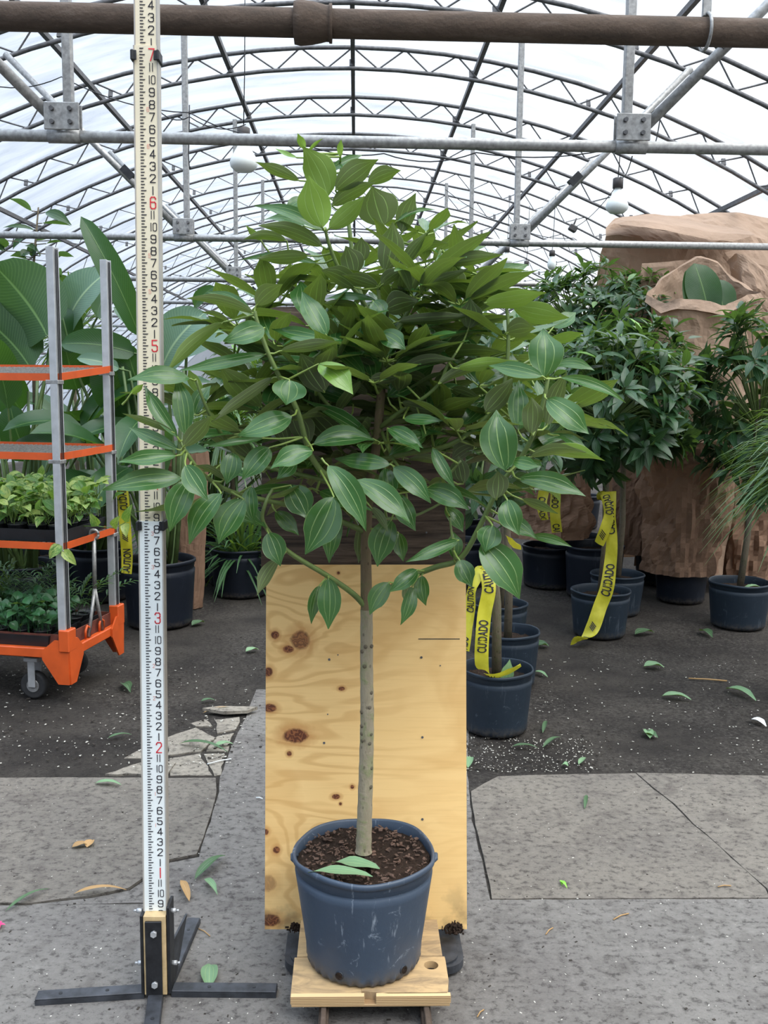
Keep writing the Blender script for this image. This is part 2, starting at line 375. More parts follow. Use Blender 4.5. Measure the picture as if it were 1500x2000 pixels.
# ------------------------------------------------------------------ ground
mb = MB()
mb.prism([(-9, -5), (9, -5), (9, 30), (-9, 30)], -.3, -.007); struct(mb.build('floor', M_soil), 'dark packed earth floor of the greenhouse')
rng = random.Random(7)
def rough_poly(px, jit=.007, seg=.06):
    pts = [G(*p).xy for p in px]; out = []
    for i, a in enumerate(pts):
        b = pts[(i+1) % len(pts)]; n = max(1, min(60, int((b-a).length/seg)))
        for k in range(n):
            q = a + (b-a)*(k/n); out.append((q.x+rng.uniform(-jit, jit), q.y+rng.uniform(-jit, jit)))
    return out
def slab(px, m, label, z=0., jit=.0022):
    mb = MB(); mb.prism(rough_poly(px, jit), -.05, z); return struct(mb.build('floor', m), label)
slab([(-500,1521),(100,1518),(300,1519),(422,1519),(424,1545),(408,1600),(385,1668),(330,1679),(252,1734),(180,1748),(60,1763),(-500,1768)], M_conc, 'large left concrete slab with a broken corner')
slab([(500,1345),(545,1345),(920,1345),(912,1500),(922,1600),(946,1700),(957,1756),(520,1757),(345,1763),(262,1760),(62,1766),(62,1764),(181,1751),(254,1737),(332,1683),(388,1671),(411,1602),(427,1545),(430,1515),(455,1450),(480,1400)], M_conc2, 'narrow concrete strip running back under the tree', -.004)
slab([(-700,1772),(60,1767.5),(340,1764.5),(520,1758.5),(930,1758),(1300,1755.5),(2100,1757),(3500,2300),(3500,4200),(-2500,4200),(-2500,2300)], M_conc2, 'front concrete slab under the plant stand and rod')
slab([(972,1516),(1100,1512),(1240,1510),(1276,1541),(1314,1570),(1354,1610),(1404,1653),(1453,1698),(1495,1735),(1503,1753),(962,1755),(951,1700),(928,1610),(920,1545)], M_conc, 'right concrete slab beside the plywood')
slab([(1242.5,1509),(1500,1515),(1950,1517),(2050,1753),(1506,1753),(1497.5,1735),(1455,1697),(1406,1652),(1356,1609),(1316,1569),(1278,1539.5)], M_conc, 'far right concrete slab beyond the diagonal crack')
mb = MB(); rng = random.Random(12)
cells = [((205,1512),(300,1482),(345,1490),(330,1512)),((240,1478),(278,1460),(318,1470),(300,1480)),((330,1480),(390,1470),(415,1512),(335,1513)),((325,1440),(380,1420),(420,1440),(395,1466),(330,1474)),
         ((425,1438),(455,1430),(445,1465),(402,1466)),((370,1412),(400,1405),(415,1418),(380,1418)),((420,1405),(470,1400),(458,1425),(425,1430)),((398,1470),(440,1470),(430,1512),(420,1512)),((325,1485),(328,1505),(305,1512),(300,1500))]
for c in cells: mb.prism(rough_poly(c, .006, .04), -.03, rng.uniform(-.004, .001))
struct(mb.build('floor', M_stone), 'pale crazed patch of broken concrete behind the rod')
# ------------------------------------------------------------------ greenhouse shell
XR, ZR, RAD = -.04, 3.86, 6.4
def arcp(x, dz=0): return V((XR+x, 0, ZR - (RAD - sqrt(max(0, RAD*RAD-x*x))) + dz))
def arca(a, r):   # angle from vertical
    return V((XR + r*sin(a), 0, ZR-RAD + r*cos(a)))
AMAX = math.acos((RAD-ZR-.0)/RAD)
ARCH_Y = [1.27+1.22*k for k in range(-3, 22)]
g = NG('white_greenhouse_film'); _pos = g.geo().outputs['Position']; nz = g.noise(g.scale(_pos, (.5, 2.5, .5)), 2.2, 5, .6, .6)
tl = g.n('ShaderNodeBsdfTranslucent'); g.put(tl.inputs[0], g.ramp(nz, (.3, (.30, .32, .35)), (.7, (.52, .53, .54))))  # streaky tint paints the darker shading of folds into the film
tr = g.n('ShaderNodeBsdfTransparent'); mx = g.n('ShaderNodeMixShader'); mx.inputs[0].default_value = .52
g.l(tl.outputs[0], mx.inputs[1]); g.l(tr.outputs[0], mx.inputs[2]); M_film = g.done(mx)
mb = MB(); NA = 36; ny = 5; rows = []
for k in range(len(ARCH_Y)-1):
    for j in range(ny if k < len(ARCH_Y)-2 else ny+1):
        t = j/ny; rows.append((ARCH_Y[k]+(ARCH_Y[k+1]-ARCH_Y[k])*t, .075*sin(pi*t)**.8))
for (y, bz) in rows:
    for i in range(NA+1):
        a = -AMAX + 2*AMAX*i/NA; p = arca(a, RAD+.03+bz+.012*noise.noise(V((a*6, y*1.7, 3)))); mb.v.append(V((p.x, y, p.z)))
for r_ in range(len(rows)-1):
    for i in range(NA): q = r_*(NA+1)+i; mb.face((q, q+1, q+NA+2, q+NA+1), 0, True)
struct(mb.build('ceiling', M_film), 'white translucent film roof curving over the house')
for nm, y in (('wall_back', ARCH_Y[-1]), ('wall_front', ARCH_Y[0])):
    mb = MB(); n = 24; mb.v += [V((arca(-AMAX+2*AMAX*i/n, RAD).x, y, arca(-AMAX+2*AMAX*i/n, RAD).z)) for i in range(n+1)]
    mb.face(list(range(n+1))); struct(mb.build(nm, M_film))
for k, y in enumerate(ARCH_Y):
    if y < 2.4 or y > 24: continue
    na_ = ['nearest', 'second', 'third', 'fourth', 'fifth', 'sixth', 'seventh', 'eighth', 'ninth', 'tenth', 'eleventh', 'twelfth'][min(11, k-4)]
    t = thing('roof_arch', ('%s curved lattice roof arch, counting from the camera' % na_) if k < 15 else 'one of the faintest far lattice roof arches at the end of the house', 'roof arch', (XR, y, ZR-.22), 'roof arches of the greenhouse')
    n = 44 if y < 12 else 28
    fs = 1 if y < 10 else .72
    for nm, r_, rr in (('top_chord', RAD, .016*fs), ('bottom_chord', RAD-.145, .015*fs)):
        mb = MB(); mb.tube([arca(-AMAX*.985+2*AMAX*.985*i/n, r_)+V((0, y, 0)) for i in range(n+1)], rr, 6); mb.build(nm, M_galvd, t)
    mb = MB(); m = 76
    for i in range(m):
        a0 = -AMAX*.97+2*AMAX*.97*i/m; a1 = -AMAX*.97+2*AMAX*.97*(i+1)/m; lo, hi = RAD-.145, RAD
        mb.tube([arca(a0, lo if i % 2 else hi)+V((0, y, 0)), arca(a1, hi if i % 2 else lo)+V((0, y, 0))], .006*fs, 4, cap=False, sm=False)
    mb.build('zigzag_web', M_galvd, t)
for k, x in enumerate((-4.6, -3.15, -1.85, -.9, 0, .9, 1.85, 3.15, 4.6)):
    p = arcp(x, -.075); mb = MB(); mb.bar((p.x, ARCH_Y[0]+.2, p.z), (p.x, ARCH_Y[-1]-.2, p.z), .03, .034)
    for y in ARCH_Y[3:16]:
        q = arca(atan2(x, RAD), RAD-.1); mb.bar((q.x-.01, y+.03, q.z-.02), (q.x-.01, y+.05, q.z+.03), .03, .012)
    side = 'ridge' if x == 0 else ('left' if x < 0 else 'right'); nth = {0: '', .9: 'nearest the ridge', 1.85: 'second from the ridge', 3.15: 'third from the ridge', 4.6: 'lowest'}[abs(x)]
    tag(mb.build('roof_purlin', M_galvd), ('steel purlin running along the very ridge of the roof' if x == 0 else 'long steel purlin on the %s roof slope, %s' % (side, nth)), 'purlin')
TIEH = 2.32
for k, y in enumerate([3.71, 6.15, 8.59, 11.03, 13.47, 15.91]):
    lab = ['nearest steel roof tie with bolted gussets, just beyond the brown pipe', 'second steel roof tie, crossing in front of the paper bags', 'third steel roof tie behind the tree crown', 'fourth roof tie far back', 'fifth roof tie far back, small in the distance', 'sixth and farthest roof tie'][k]
    t = thing('roof_tie_truss', lab, 'roof truss', (XR, y-.045, TIEH))
    hw = 5.6; rr = .0215
    mb = MB(); mb.cyl((XR-hw, y-.045, TIEH), (XR+hw, y-.045, TIEH), rr, 14); mb.build('tie_tube', M_galv, t)
    for s in (-1, 1):
        gx = XR + .012 + s*1.03
        mb = MB(); mb.bar((gx-s*.0-.02*s, y-.05, TIEH+.045), (gx-.02*s, y-.05, arcp(1.09).z-.12), .034, .034, (0, 1, 0), bv=.004); mb.build('post', M_galv, t)
        e = arca(s*.335, RAD-.15)
        mb = MB(); mb.tube([(gx+.03*s, y-.055, TIEH+.05), (e.x, y-.055, e.z)], .0195, 10); mb.build('brace', M_galv, t)
        mb = MB(); mb.bar((gx+.3*s, y-.055, TIEH+.05+.3*(e.z-TIEH-.05)/abs(e.x-gx-.03*s)*1.0), (gx+.36*s, y-.055, TIEH+.05+.36*(e.z-TIEH-.05)/abs(e.x-gx-.03*s)), .045, .045)
        mb.build('tape_wrap', M_black, t, label='black tape wrap')
        mb = MB(); mb.bbox((gx, y-.078, TIEH+.062), (.125, .008, .095), bv=.003); mb.bbox((gx, y-.038, TIEH+.062), (.125, .006, .095), bv=.002)
        mb.cyl((gx-.058, y-.045, TIEH), (gx+.058, y-.045, TIEH), rr+.004, 14)
        gp = mb.build('gusset_plate', M_galv, t)
        for bx in (-.032, .032):
            for bz in (.04, .085):
                mb = MB(); mb.cyl((gx+bx, y-.082, TIEH+bz), (gx+bx, y-.095, TIEH+bz), .0085, 6); mb.build('bolt', M_galvd, gp)
# rusty pipe
yp = 3.42; zc = CAMZ + .349*yp
t = thing('heating_pipe', 'large rusty brown iron pipe crossing overhead with a bell joint', 'pipe', (0, yp, zc))
mb = MB(); mb.cyl((-3.6, yp, zc), (3.6, yp, zc), .046, 32); mb.build('pipe_run', M_rust, t)
jx = P(610, 42, yp).x
mb = MB(); mb.tube([(jx+x, yp, zc) for x in (-.062, -.06, -.04, .0, .03, .045, .055, .057, .066, .067)], [.05, .066, .070, .066, .060, .056, .056, .061, .061, .05], 32); mb.build('bell_joint', M_rust, t)
hx = P(1378, 60, yp).x
t2 = thing('pipe_hanger', 'grey strap hanger looped round the brown pipe, upper right', 'hanger', (hx, yp, zc-.06))
mb = MB()
mb.tube([(hx+.02*0, yp+.058*sin(a), zc+.058*cos(a)) for a in [i*2*pi/20 for i in range(21)]], .006, 6); mb.bar((hx, yp, zc+.05), (hx, yp, zc+.17), .026, .02, (0, 1, 0)); mb.tube([(hx, yp, zc+.16), (hx, yp, arcp(1.3).z-.1)], .006, 6)
mb.build('strap', M_galv, t2)
# hanging lamps
def lamp(px, py, Y, s, label, r_=.0, topY=None, kind='R'):
    c = P(px, py, Y); t = thing('hanging_lamp', label, 'light bulb', c, 'bulbs strung under the roof')
    h = s
    prof = [(.001, -.5), (.28, -.49), (.42, -.40), (.46, -.30), (.40, -.18), (.24, .02), (.15, .14), (.13, .24)] if kind == 'R' else [(.001, -.5), (.18, -.47), (.29, -.36), (.33, -.22), (.29, -.07), (.18, .10), (.14, .22)]
    mb = MB(); mb.lathe([(a*h*.72, b*h) for a, b in prof], c, 24); mb.build('bulb', M_bulb, t)
    mb = MB(); mb.lathe([(.001, .5*h+.0), (.10*h, .5*h), (.15*h, .47*h), (.15*h, .2*h), (.12*h, .2*h)], c, 16); mb.build('socket', M_sock, t)
    mb = MB(); tz = topY if topY else .35
    mb.tube([c+V((0, 0, .5*h)), c+V((.006, 0, .5*h+tz*.4)), c+V((.01, 0, .5*h+tz))], .0022, 5); mb.build('cord', M_black, t)
lamp(476, 292, 4.1, .175, 'white reflector bulb hanging left of the tree top', topY=.55)
lamp(1206, 382, 4.3, .150, 'white reflector bulb hanging above the paper bags on the right', topY=.42)
lamp(1078, 508, 6.6, .13, 'tilted round bulb low behind the right side of the tree crown', kind='A', topY=.35)
lamp(1028, 525, 7.4, .12, 'small far bulb just left of the tilted round bulb', kind='A', topY=.4)
lamp(990, 500, 8.2, .15, 'small far reflector bulb directly under the third roof tie', topY=.4)
mb = MB()
def wire(pts, r_=.0022):
    q = []
    for i in range(len(pts)-1):
        a = P(*pts[i]); b = P(*pts[i+1])
        for k in range(8): t = k/8; q.append(a.lerp(b, t)+V((0, 0, -.03*4*t*(1-t))))
    q.append(P(*pts[-1])); mb.tube(q, r_, 4)
wire([(-40,160,3.9),(120,150,3.9),(370,220,3.9),(560,265,3.75),(750,300,3.6),(930,298,3.65),(1230,282,3.7)]); wire([(300,205,3.9),(370,228,3.9),(480,243,4.0)])
wire([(370,205,3.9),(368,300,3.9),(372,325,3.9)]); wire([(1235,305,3.75),(1212,345,4.3)])
wire([(1290,225,3.7),(1277,280,3.66)]); wire([(1120,445,6.0),(1210,355,4.4)]); wire([(870,370,6.2),(1000,440,6.5),(1120,465,6.6),(1180,470,6.6)])
tag(mb.build('electric_wire', M_black), 'thin black wires looping along the nearest roof tie', 'wire')
mb = MB(); c = P(1119, 446, 6.1); mb.bbox(c, (.05, .04, .04), Matrix.Rotation(.5, 3, 'Y'), bv=.006); mb.tube([c+V((0,0,.01)), c+V((.02,.0,.06))], .005, 6)
tag(mb.build('junction_box', M_sock), 'small dark junction box hanging on wires right of centre', 'junction box')
# ------------------------------------------------------------------ measuring rod
YR = 2.145; LK = .012
zb = G(303, 1945).z
rb = P(304, 1940, YR)
# scale: 1 ft = .3048 m, the rod leans a touch to the left
_ra = P(303.5, 1790, YR); _rb = P(282, 2, YR+LK*1.95); _rb = P(282.5, 2, _rb.y)
RX = lambda z: _ra.x + (z-_ra.z)*(_rb.x-_ra.x)/(_rb.z-_ra.z)
FT0 = P(300, 1704.5, YR).z - .3048
YF = lambda z: YR
GLY = {  # stroke glyphs on a 1 x 1.6 cell
 '0': [[(0,.2),(.2,0),(.8,0),(1,.2),(1,1.4),(.8,1.6),(.2,1.6),(0,1.4),(0,.2)]],
 '1': [[(.5,0),(.5,1.6)]],
 '2': [[(0,1.25),(0,1.4),(.2,1.6),(.8,1.6),(1,1.4),(1,1.05),(0,.08),(0,0),(1,0)]],
 '3': [[(0,1.3),(0,1.4),(.2,1.6),(.8,1.6),(1,1.4),(1,1.0),(.8,.85),(.45,.85)],[(.8,.85),(1,.7),(1,.2),(.8,0),(.2,0),(0,.2),(0,.35)]],
 '4': [[(.75,0),(.75,1.6),(0,.45),(1.05,.45)]],
 '5': [[(.95,1.6),(.05,1.6),(.05,.9),(.8,.9),(1,.7),(1,.2),(.8,0),(.2,0),(0,.2),(0,.3)]],
 '6': [[(1,1.3),(1,1.4),(.8,1.6),(.2,1.6),(0,1.4),(0,.2),(.2,0),(.8,0),(1,.2),(1,.7),(.8,.9),(.05,.9)]],
 '7': [[(0,1.6),(1,1.6),(.3,0)]],
 '8': [[(.2,.85),(0,1.05),(0,1.4),(.2,1.6),(.8,1.6),(1,1.4),(1,1.05),(.8,.85),(.2,.85),(0,.65),(0,.2),(.2,0),(.8,0),(1,.2),(1,.65),(.8,.85)]],
 '9': [[(0,.3),(0,.2),(.2,0),(.8,0),(1,.2),(1,1.4),(.8,1.6),(.2,1.6),(0,1.4),(0,.95),(.2,.75),(1,.75)]]}
def glyphs(mb, txt, x, z, y, cw, ch, sw, mi, gap=.35):
    n = len(txt); tot = n*cw + (n-1)*cw*gap; x0 = x - tot/2
    for ch_ in txt:
        for st in GLY[ch_]:
            for i in range(len(st)-1):
                a = V((x0+st[i][0]*cw, 0, z+(st[i][1]/1.6-.5)*ch)); b = V((x0+st[i+1][0]*cw, 0, z+(st[i+1][1]/1.6-.5)*ch))
                d = (b-a).normalized(); s = V((-d.z, 0, d.x))*sw/2; a = a-d*sw*.4; b = b+d*sw*.4; k = len(mb.v)
                for q in (a-s, b-s, b+s, a+s): mb.v.append(V((q.x, y, q.z)))
                mb.face((k, k+1, k+2, k+3), mi)
        x0 += cw*(1+gap) if ch_ != '1' or n == 1 else cw*(.75+gap)
rod = thing('levelling_rod', 'tall telescoping measuring rod with black and red numbers on a black cross foot', 'measuring rod', (RX(.1), YR, 0))
z1 = P(290, 1030, YR).z; z2 = P(283, 88, YR).z; z0 = P(304, 1815, YR).z; z3 = z2 + .55
def shear(mb):
    for q in mb.v: q.y += LK*(q.z-.3)
secs = [(z0, z1+.012, .0500, YR, M_white), (z1, z2+.008, .0470, YR+.004, M_cream), (z2, z3, .0435, YR+.008, M_cream)]
for (a, b, wd, y, m) in secs:
    mb = MB(); n = 10
    for i in range(n):
        za, zb_ = a+(b-a)*i/n, a+(b-a)*(i+1)/n; k = len(mb.v)
        for (z, yy) in ((za, y), (zb_, y), (za, y+.03), (zb_, y+.03)):
            for s in (-1, 1): mb.v.append(V((RX(z)+s*wd/2, yy, z)))
        mb.face((k, k+1, k+3, k+2)); mb.face((k+5, k+4, k+6, k+7)); mb.face((k+1, k+5, k+7, k+3)); mb.face((k+4, k, k+2, k+6))
        if i == 0: mb.face((k, k+4, k+5, k+1))
        if i == n-1: mb.face((k+2, k+3, k+7, k+6))
    shear(mb); sec = mb.build('rod_section', m, rod)
    mb = MB()
    for s in (-1, 1):
        mb.v += [V((RX(a)+s*(wd/2+.0015)-.0015, y-.001, a)), V((RX(a)+s*(wd/2+.0015)+.0015, y-.001, a)), V((RX(b)+s*(wd/2+.0015)+.0015, y-.001, b)), V((RX(b)+s*(wd/2+.0015)-.0015, y-.001, b))]
        k = len(mb.v)-4; mb.face((k, k+1, k+2, k+3)); mb.v += [mb.v[k+1]+V((0, .03, 0)), mb.v[k+2]+V((0, .03, 0))]; mb.face((k+1, k+4, k+5, k+2))
    shear(mb); mb.build('side_rail', M_graymark, sec)
    mb = MB(); yy = y-.0012; u = .3048/12
    i = int((a+.01-FT0)/(u/4))+1
    while FT0+i*u/4 < b-.004:
        z = FT0+i*u/4; L = (.0125 if i % 4 == 0 else (.0092 if i % 2 == 0 else .0068)); x0 = RX(z)-wd*.28; k = len(mb.v)
        h = .0011
        for q in ((x0, -h), (x0+L*(.85 if i % 2 == 0 else 1), -h), (x0+L, h), (x0, h)): mb.v.append(V((q[0], yy, z+q[1])))
        mb.face((k, k+1, k+2, k+3), 0); i += 1
    i = int((a+.008-FT0)/u)+1
    while FT0+i*u < b-.006:
        z = FT0+i*u; ft, inch = divmod(i, 12); x = RX(z)+wd*.265
        if inch == 0: glyphs(mb, str(ft), x, z, yy, .0112, .0240, .0025, 1)
        elif inch in (10, 11): glyphs(mb, str(inch), x, z, yy, .0075 if inch == 10 else .009, .0165, .0017, 0, .35 if inch == 10 else -.1)
        else: glyphs(mb, str(inch), x, z, yy, .0105, .0165, .0021, 0)
        if inch in (4, 7) : glyphs(mb, str(ft), RX(z)+wd*.075, z+u*.62, yy, .0042, .0085, .0009, 2)
        i += 1
    shear(mb); mb.build('scale_marking', [M_ink, M_red, M_redpale], sec)
for (z, wd) in ((z1, .053), (z2-.016, .05)):
    for s in (-1, 1):
        mb = MB(); mb.bbox((RX(z)+s*(wd/2+.002), YR+.012, z+.002), (.007, .04, .022), bv=.002); mb.bbox((RX(z)+s*(wd/2-.003), YR-.003, z+.002), (.008, .004, .02), bv=.001)
        shear(mb); mb.build('section_clamp', M_black, rod)
# foot of the rod
x = P(302, 1860, YR-.03).x; zt = P(300, 1792, YR-.03).z; zl = .012
mb = MB(); mb.bbox((x, YR-.012, (zt+zl)/2), (.052, .028, zt-zl), bv=.001); blk = mb.build('mounting_block', plain('pale_wood_strip', (.52, .38, .20), .6, 0, .2, 40), rod, label='pale wooden mounting block')
mb = MB(); mb.bbox((x-.002, YR-.030, (zt+zl)/2-.004), (.038, .006, zt-zl-.012), bv=.001)
fp = mb.build('face_plate', M_black, rod)
mb = MB()
for s, hh in ((-1, 0), (1, .02)): mb.bbox((x+s*.031, YR+.004, (zt+zl)/2+hh/2), (.007, .055, zt-zl+hh), bv=.001)
mb.bbox((x, YR+.03, (zt+zl)/2), (.062, .005, zt-zl), bv=.001); mb.build('side_channel', M_black, rod)
for (bz, k) in ((zt-.038, 0), (zl+.032, 1)):
    mb = MB(); mb.cyl((x, YR-.033, bz), (x, YR-.040, bz), .0078, 6); mb.build('bolt', M_zinc, fp)
for (bz, k) in ((zt+.0, 0), (zl+.065, 1)):
    for s in (-1, 1):
        mb = MB(); mb.cyl((x+s*.034, YR-.0, bz), (x+s*.046, YR-.0, bz), .0062, 6); mb.cyl((x+s*.046, YR, bz), (x+s*.053, YR, bz), .003, 8); mb.build('side_bolt', M_zinc, rod)
def arm(a, b, wd=.034, up=.014):
    mb = MB(); a = V((a[0], a[1], up)); b = V((b[0], b[1], up)); mb.bar(a, b, wd, .005, bv=.0015)
    d = (b-a).normalized(); n = V((d.y, -d.x, 0)) if abs(d.x) > abs(d.y) else V((1, 0, 0))
    if n.y > 0 and abs(d.x) > abs(d.y): n = -n
    mb.bar(a+n*wd*.47+V((0, 0, -.008)), b+n*wd*.47+V((0, 0, -.008)), .004, .012)
    mb.bar(b-d*.002, b-d*.002+V((0, 0, -.012)), wd*.9, .004, (d.x, d.y, 0)); o = mb.build('foot_arm', M_char, rod)
    for t in (.35, .78):
        p = a.lerp(b, t); mb = MB(); mb.cyl(p+V((0, 0, .002)), p+V((0, 0, .0035)), .0045, 10); mb.build('arm_hole', M_black, o)
A = G(282, 1944, .014); B_ = G(68, 1951, .014); arm((x-.03, YR-.005), (B_.x, B_.y+.012))
B2 = G(540, 1935, .014); arm((x+.035, YR-.0), (B2.x, B2.y+.01))
B3 = G(285, 2090, .014); arm((x, YR-.03), (B3.x, B3.y))
arm((x+.015, YR+.03), (x+.035, YR+.30))
mb = MB(); gz = P(352, 1810, YR+.09).z
mb.plate([(x+.028, YR+.03, zl), (x+.028, YR+.03, gz), (x+.040, YR+.15, gz), (x+.030, YR+.05, zl)], (1, 0, 0), .005); mb.build('gusset', M_char, rod)
# ------------------------------------------------------------------ plywood stand with platform
q0 = V((0, 2.33, .05)); lean = R(9.5); pn = V((0, -cos(lean), sin(lean)))          # panel face
upv = V((0, sin(lean), cos(lean)))
pc = [on_plane(*p, q0, pn) for p in ((517, 1815), (912, 1815), (910, 1103), (520, 1103))]
def PP(px, py): return on_plane(px, py, q0, pn)
cen = PP(715, 1460)
g = NG('knotty_pine_plywood'); tcn = g.n('ShaderNodeTexCoord'); so = g.n('ShaderNodeSeparateXYZ')
g.l(tcn.outputs['Object'], so.inputs[0]); ox, oz = so.outputs[0], so.outputs[2]
KN = [(587,1250,19,.85,1), (537,1240,8,1,1), (563,1268,7,1,1.6), (524,1312,9,1,1), (577,1437,14,1,1.8), (527,1383,8,1,1.6), (565,1472,5,1,1), (688,1537,4,1,1), (656,1556,5,1,1.6), (540,1660,7,1,1), (528,1797,12,1,1.6), (524,1725,16,.5,1), (667,1345,4,1,1.6), (519,1625,6,1,1), (665,1570,3,1,1), (661,1119,3,1,1)]
stand = thing('plywood_plant_stand', 'knotty pine plywood backboard on a low plywood platform behind the potted tree', 'plant stand', (cen.x, 2.33, 0))
PT = V((cen.x, 2.33, 0))
field = g.noise(g.scale(tcn.outputs['Object'], (.8, 1, 3.4)), 1.6, 3, .45, .5)
kd = None; km = None; kd2 = None
for (kx, ky, kr, ks, el) in KN:
    p = PP(kx, ky)-PT; rr = kr*mpp(PP(kx, ky))
    dx = g.math('DIVIDE', g.math('SUBTRACT', ox, p.x), rr*el); dz = g.math('DIVIDE', g.math('SUBTRACT', oz, p.z), rr)
    d2 = g.math('ADD', g.math('MULTIPLY', dx, dx), g.math('MULTIPLY', dz, dz))
    if kr >= 7:
        bump = g.math('MULTIPLY', g.math('POWER', 2.718, g.math('MULTIPLY', d2, -.055)), .07+.004*kr)
        field = g.math('ADD', field, bump)
    wob = g.math('MULTIPLY', d2, g.math('ADD', .6, g.noise(g.scale(tcn.outputs['Object'], (1, 1, 1)), 60, 3)))
    k1 = g.math('MULTIPLY', g.step(wob, 1.3, .7), ks); km = k1 if km is None else g.math('MAXIMUM', km, k1)
    k2 = g.math('MULTIPLY', g.step(wob, 4.5, 1.), ks*.6); kd = k2 if kd is None else g.math('MAXIMUM', kd, k2)
ring = g.math('SINE', g.math('MULTIPLY', field, 78)); ring2 = g.math('FRACT', g.math('MULTIPLY', field, 5))
fine = g.noise(g.scale(tcn.outputs['Object'], (6, 1, 160)), 1, 4, .6)
big = g.noise(g.scale(tcn.outputs['Object'], (1.5, 1, 2.5)), 1.8, 3, .5, 1)
fade = g.step(ox, .12, -.08)
col = g.mix(big, (.78, .50, .195), (.88, .62, .28))
col = g.mix(g.math('MULTIPLY', g.step(ring, .1, .9), g.math('ADD', .10, g.math('MULTIPLY', fade, .30))), col, (.53, .265, .075))
col = g.mix(g.math('MULTIPLY', g.step(big, .52, .60), .35), col, (.60, .33, .10))
col = g.mix(g.math('MULTIPLY', g.step(fine, .5, .7), .15), col, (.50, .27, .09))
col = g.mix(kd, col, (.46, .20, .055)); 
kring = g.math('SINE', g.math('MULTIPLY', g.noise(tcn.outputs['Object'], 30, 2), 60))
col = g.mix(km, col, g.mix(kring, (.11, .035, .016), (.27, .10, .038)))
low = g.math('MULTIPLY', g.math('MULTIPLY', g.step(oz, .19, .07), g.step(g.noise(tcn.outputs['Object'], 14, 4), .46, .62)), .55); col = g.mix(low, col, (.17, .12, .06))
M_ply = g.done(g.pr(col, .6, 0, fine, .08, .002, .3))
M_edge = NG('plywood_edge'); _e = M_edge.n('ShaderNodeTexCoord'); _s = M_edge.n('ShaderNodeSeparateXYZ'); M_edge.l(_e.outputs['Object'], _s.inputs[0])
_w = M_edge.math('SINE', M_edge.math('MULTIPLY', _s.outputs[2], 1500)); M_edge = M_edge.done(M_edge.pr(M_edge.ramp(_w, (.3, (.28, .17, .08)), (.6, (.66, .47, .24))), .7))
g = NG('weathered_plywood'); tcn = g.n('ShaderNodeTexCoord'); f1 = g.noise(g.scale(tcn.outputs['Object'], (2.5, 1, 46)), 1.6, 7, .7, .7); f2 = g.noise(tcn.outputs['Object'], 5, 4)
col = g.ramp(f1, (.32, (.022, .018, .015)), (.5, (.07, .050, .037)), (.68, (.135, .098, .074))); col = g.mix(g.math('MULTIPLY', g.step(f2, .5, .7), .4), col, (.105, .09, .08))
M_dply = g.done(g.pr(col, .85, 0, f1, .4, .004, .2))
mb = MB(); mb.plate([pc[0], pc[1], pc[2], pc[3]], -pn, .012); pnl = mb.build('back_panel', M_ply, stand, label='pale knotty plywood panel')
for (sx, sy) in ((643,1288),(823,1284),(660,1135),(825,1440),(633,1451),(825,1600),(660,1279),(640,1395),(860,1300)):
    p = PP(sx, sy); mb = MB(); mb.cyl(p+pn*.0005, p+pn*.0016, .0032 if sx not in (660,640,860) else .0018, 10); mb.build('screw', M_galvd, pnl)
a, b = PP(817, 1248), PP(898, 1248); mb = MB(); mb.bar(a+pn*.0003, b+pn*.0003, .0006, .0022, upv); mb.build('slot', M_black, pnl)
q1 = q0 - pn*.02
dc = [on_plane(*p, q1, pn) for p in ((510, 1106), (909, 1106), (909, 594), (513, 600))]
mb = MB(); mb.plate([dc[0]-upv*.06, dc[1]-upv*.06, dc[2], dc[3]], -pn, .016); up_ = mb.build('weathered_panel', M_dply, stand, label='dark weathered plywood panel')
mb = MB()
for (sx, sy) in ((883, 1040), (833, 1040), (858, 1086), (650, 1085), (630, 850)): p = on_plane(sx, sy, q1, pn); mb.cyl(p+pn*.0005, p+pn*.0016, .0026, 8)
mb.build('screw_row', M_galvd, up_)
for sx in (560, 870):
    mb = MB(); a = PP(sx, 1790)-pn*.055; b = on_plane(sx, 640, q1, pn)-pn*.035; mb.bar(a, b, .035, .03, (0, 1, 0)); mb.build('rear_upright', M_char, stand)
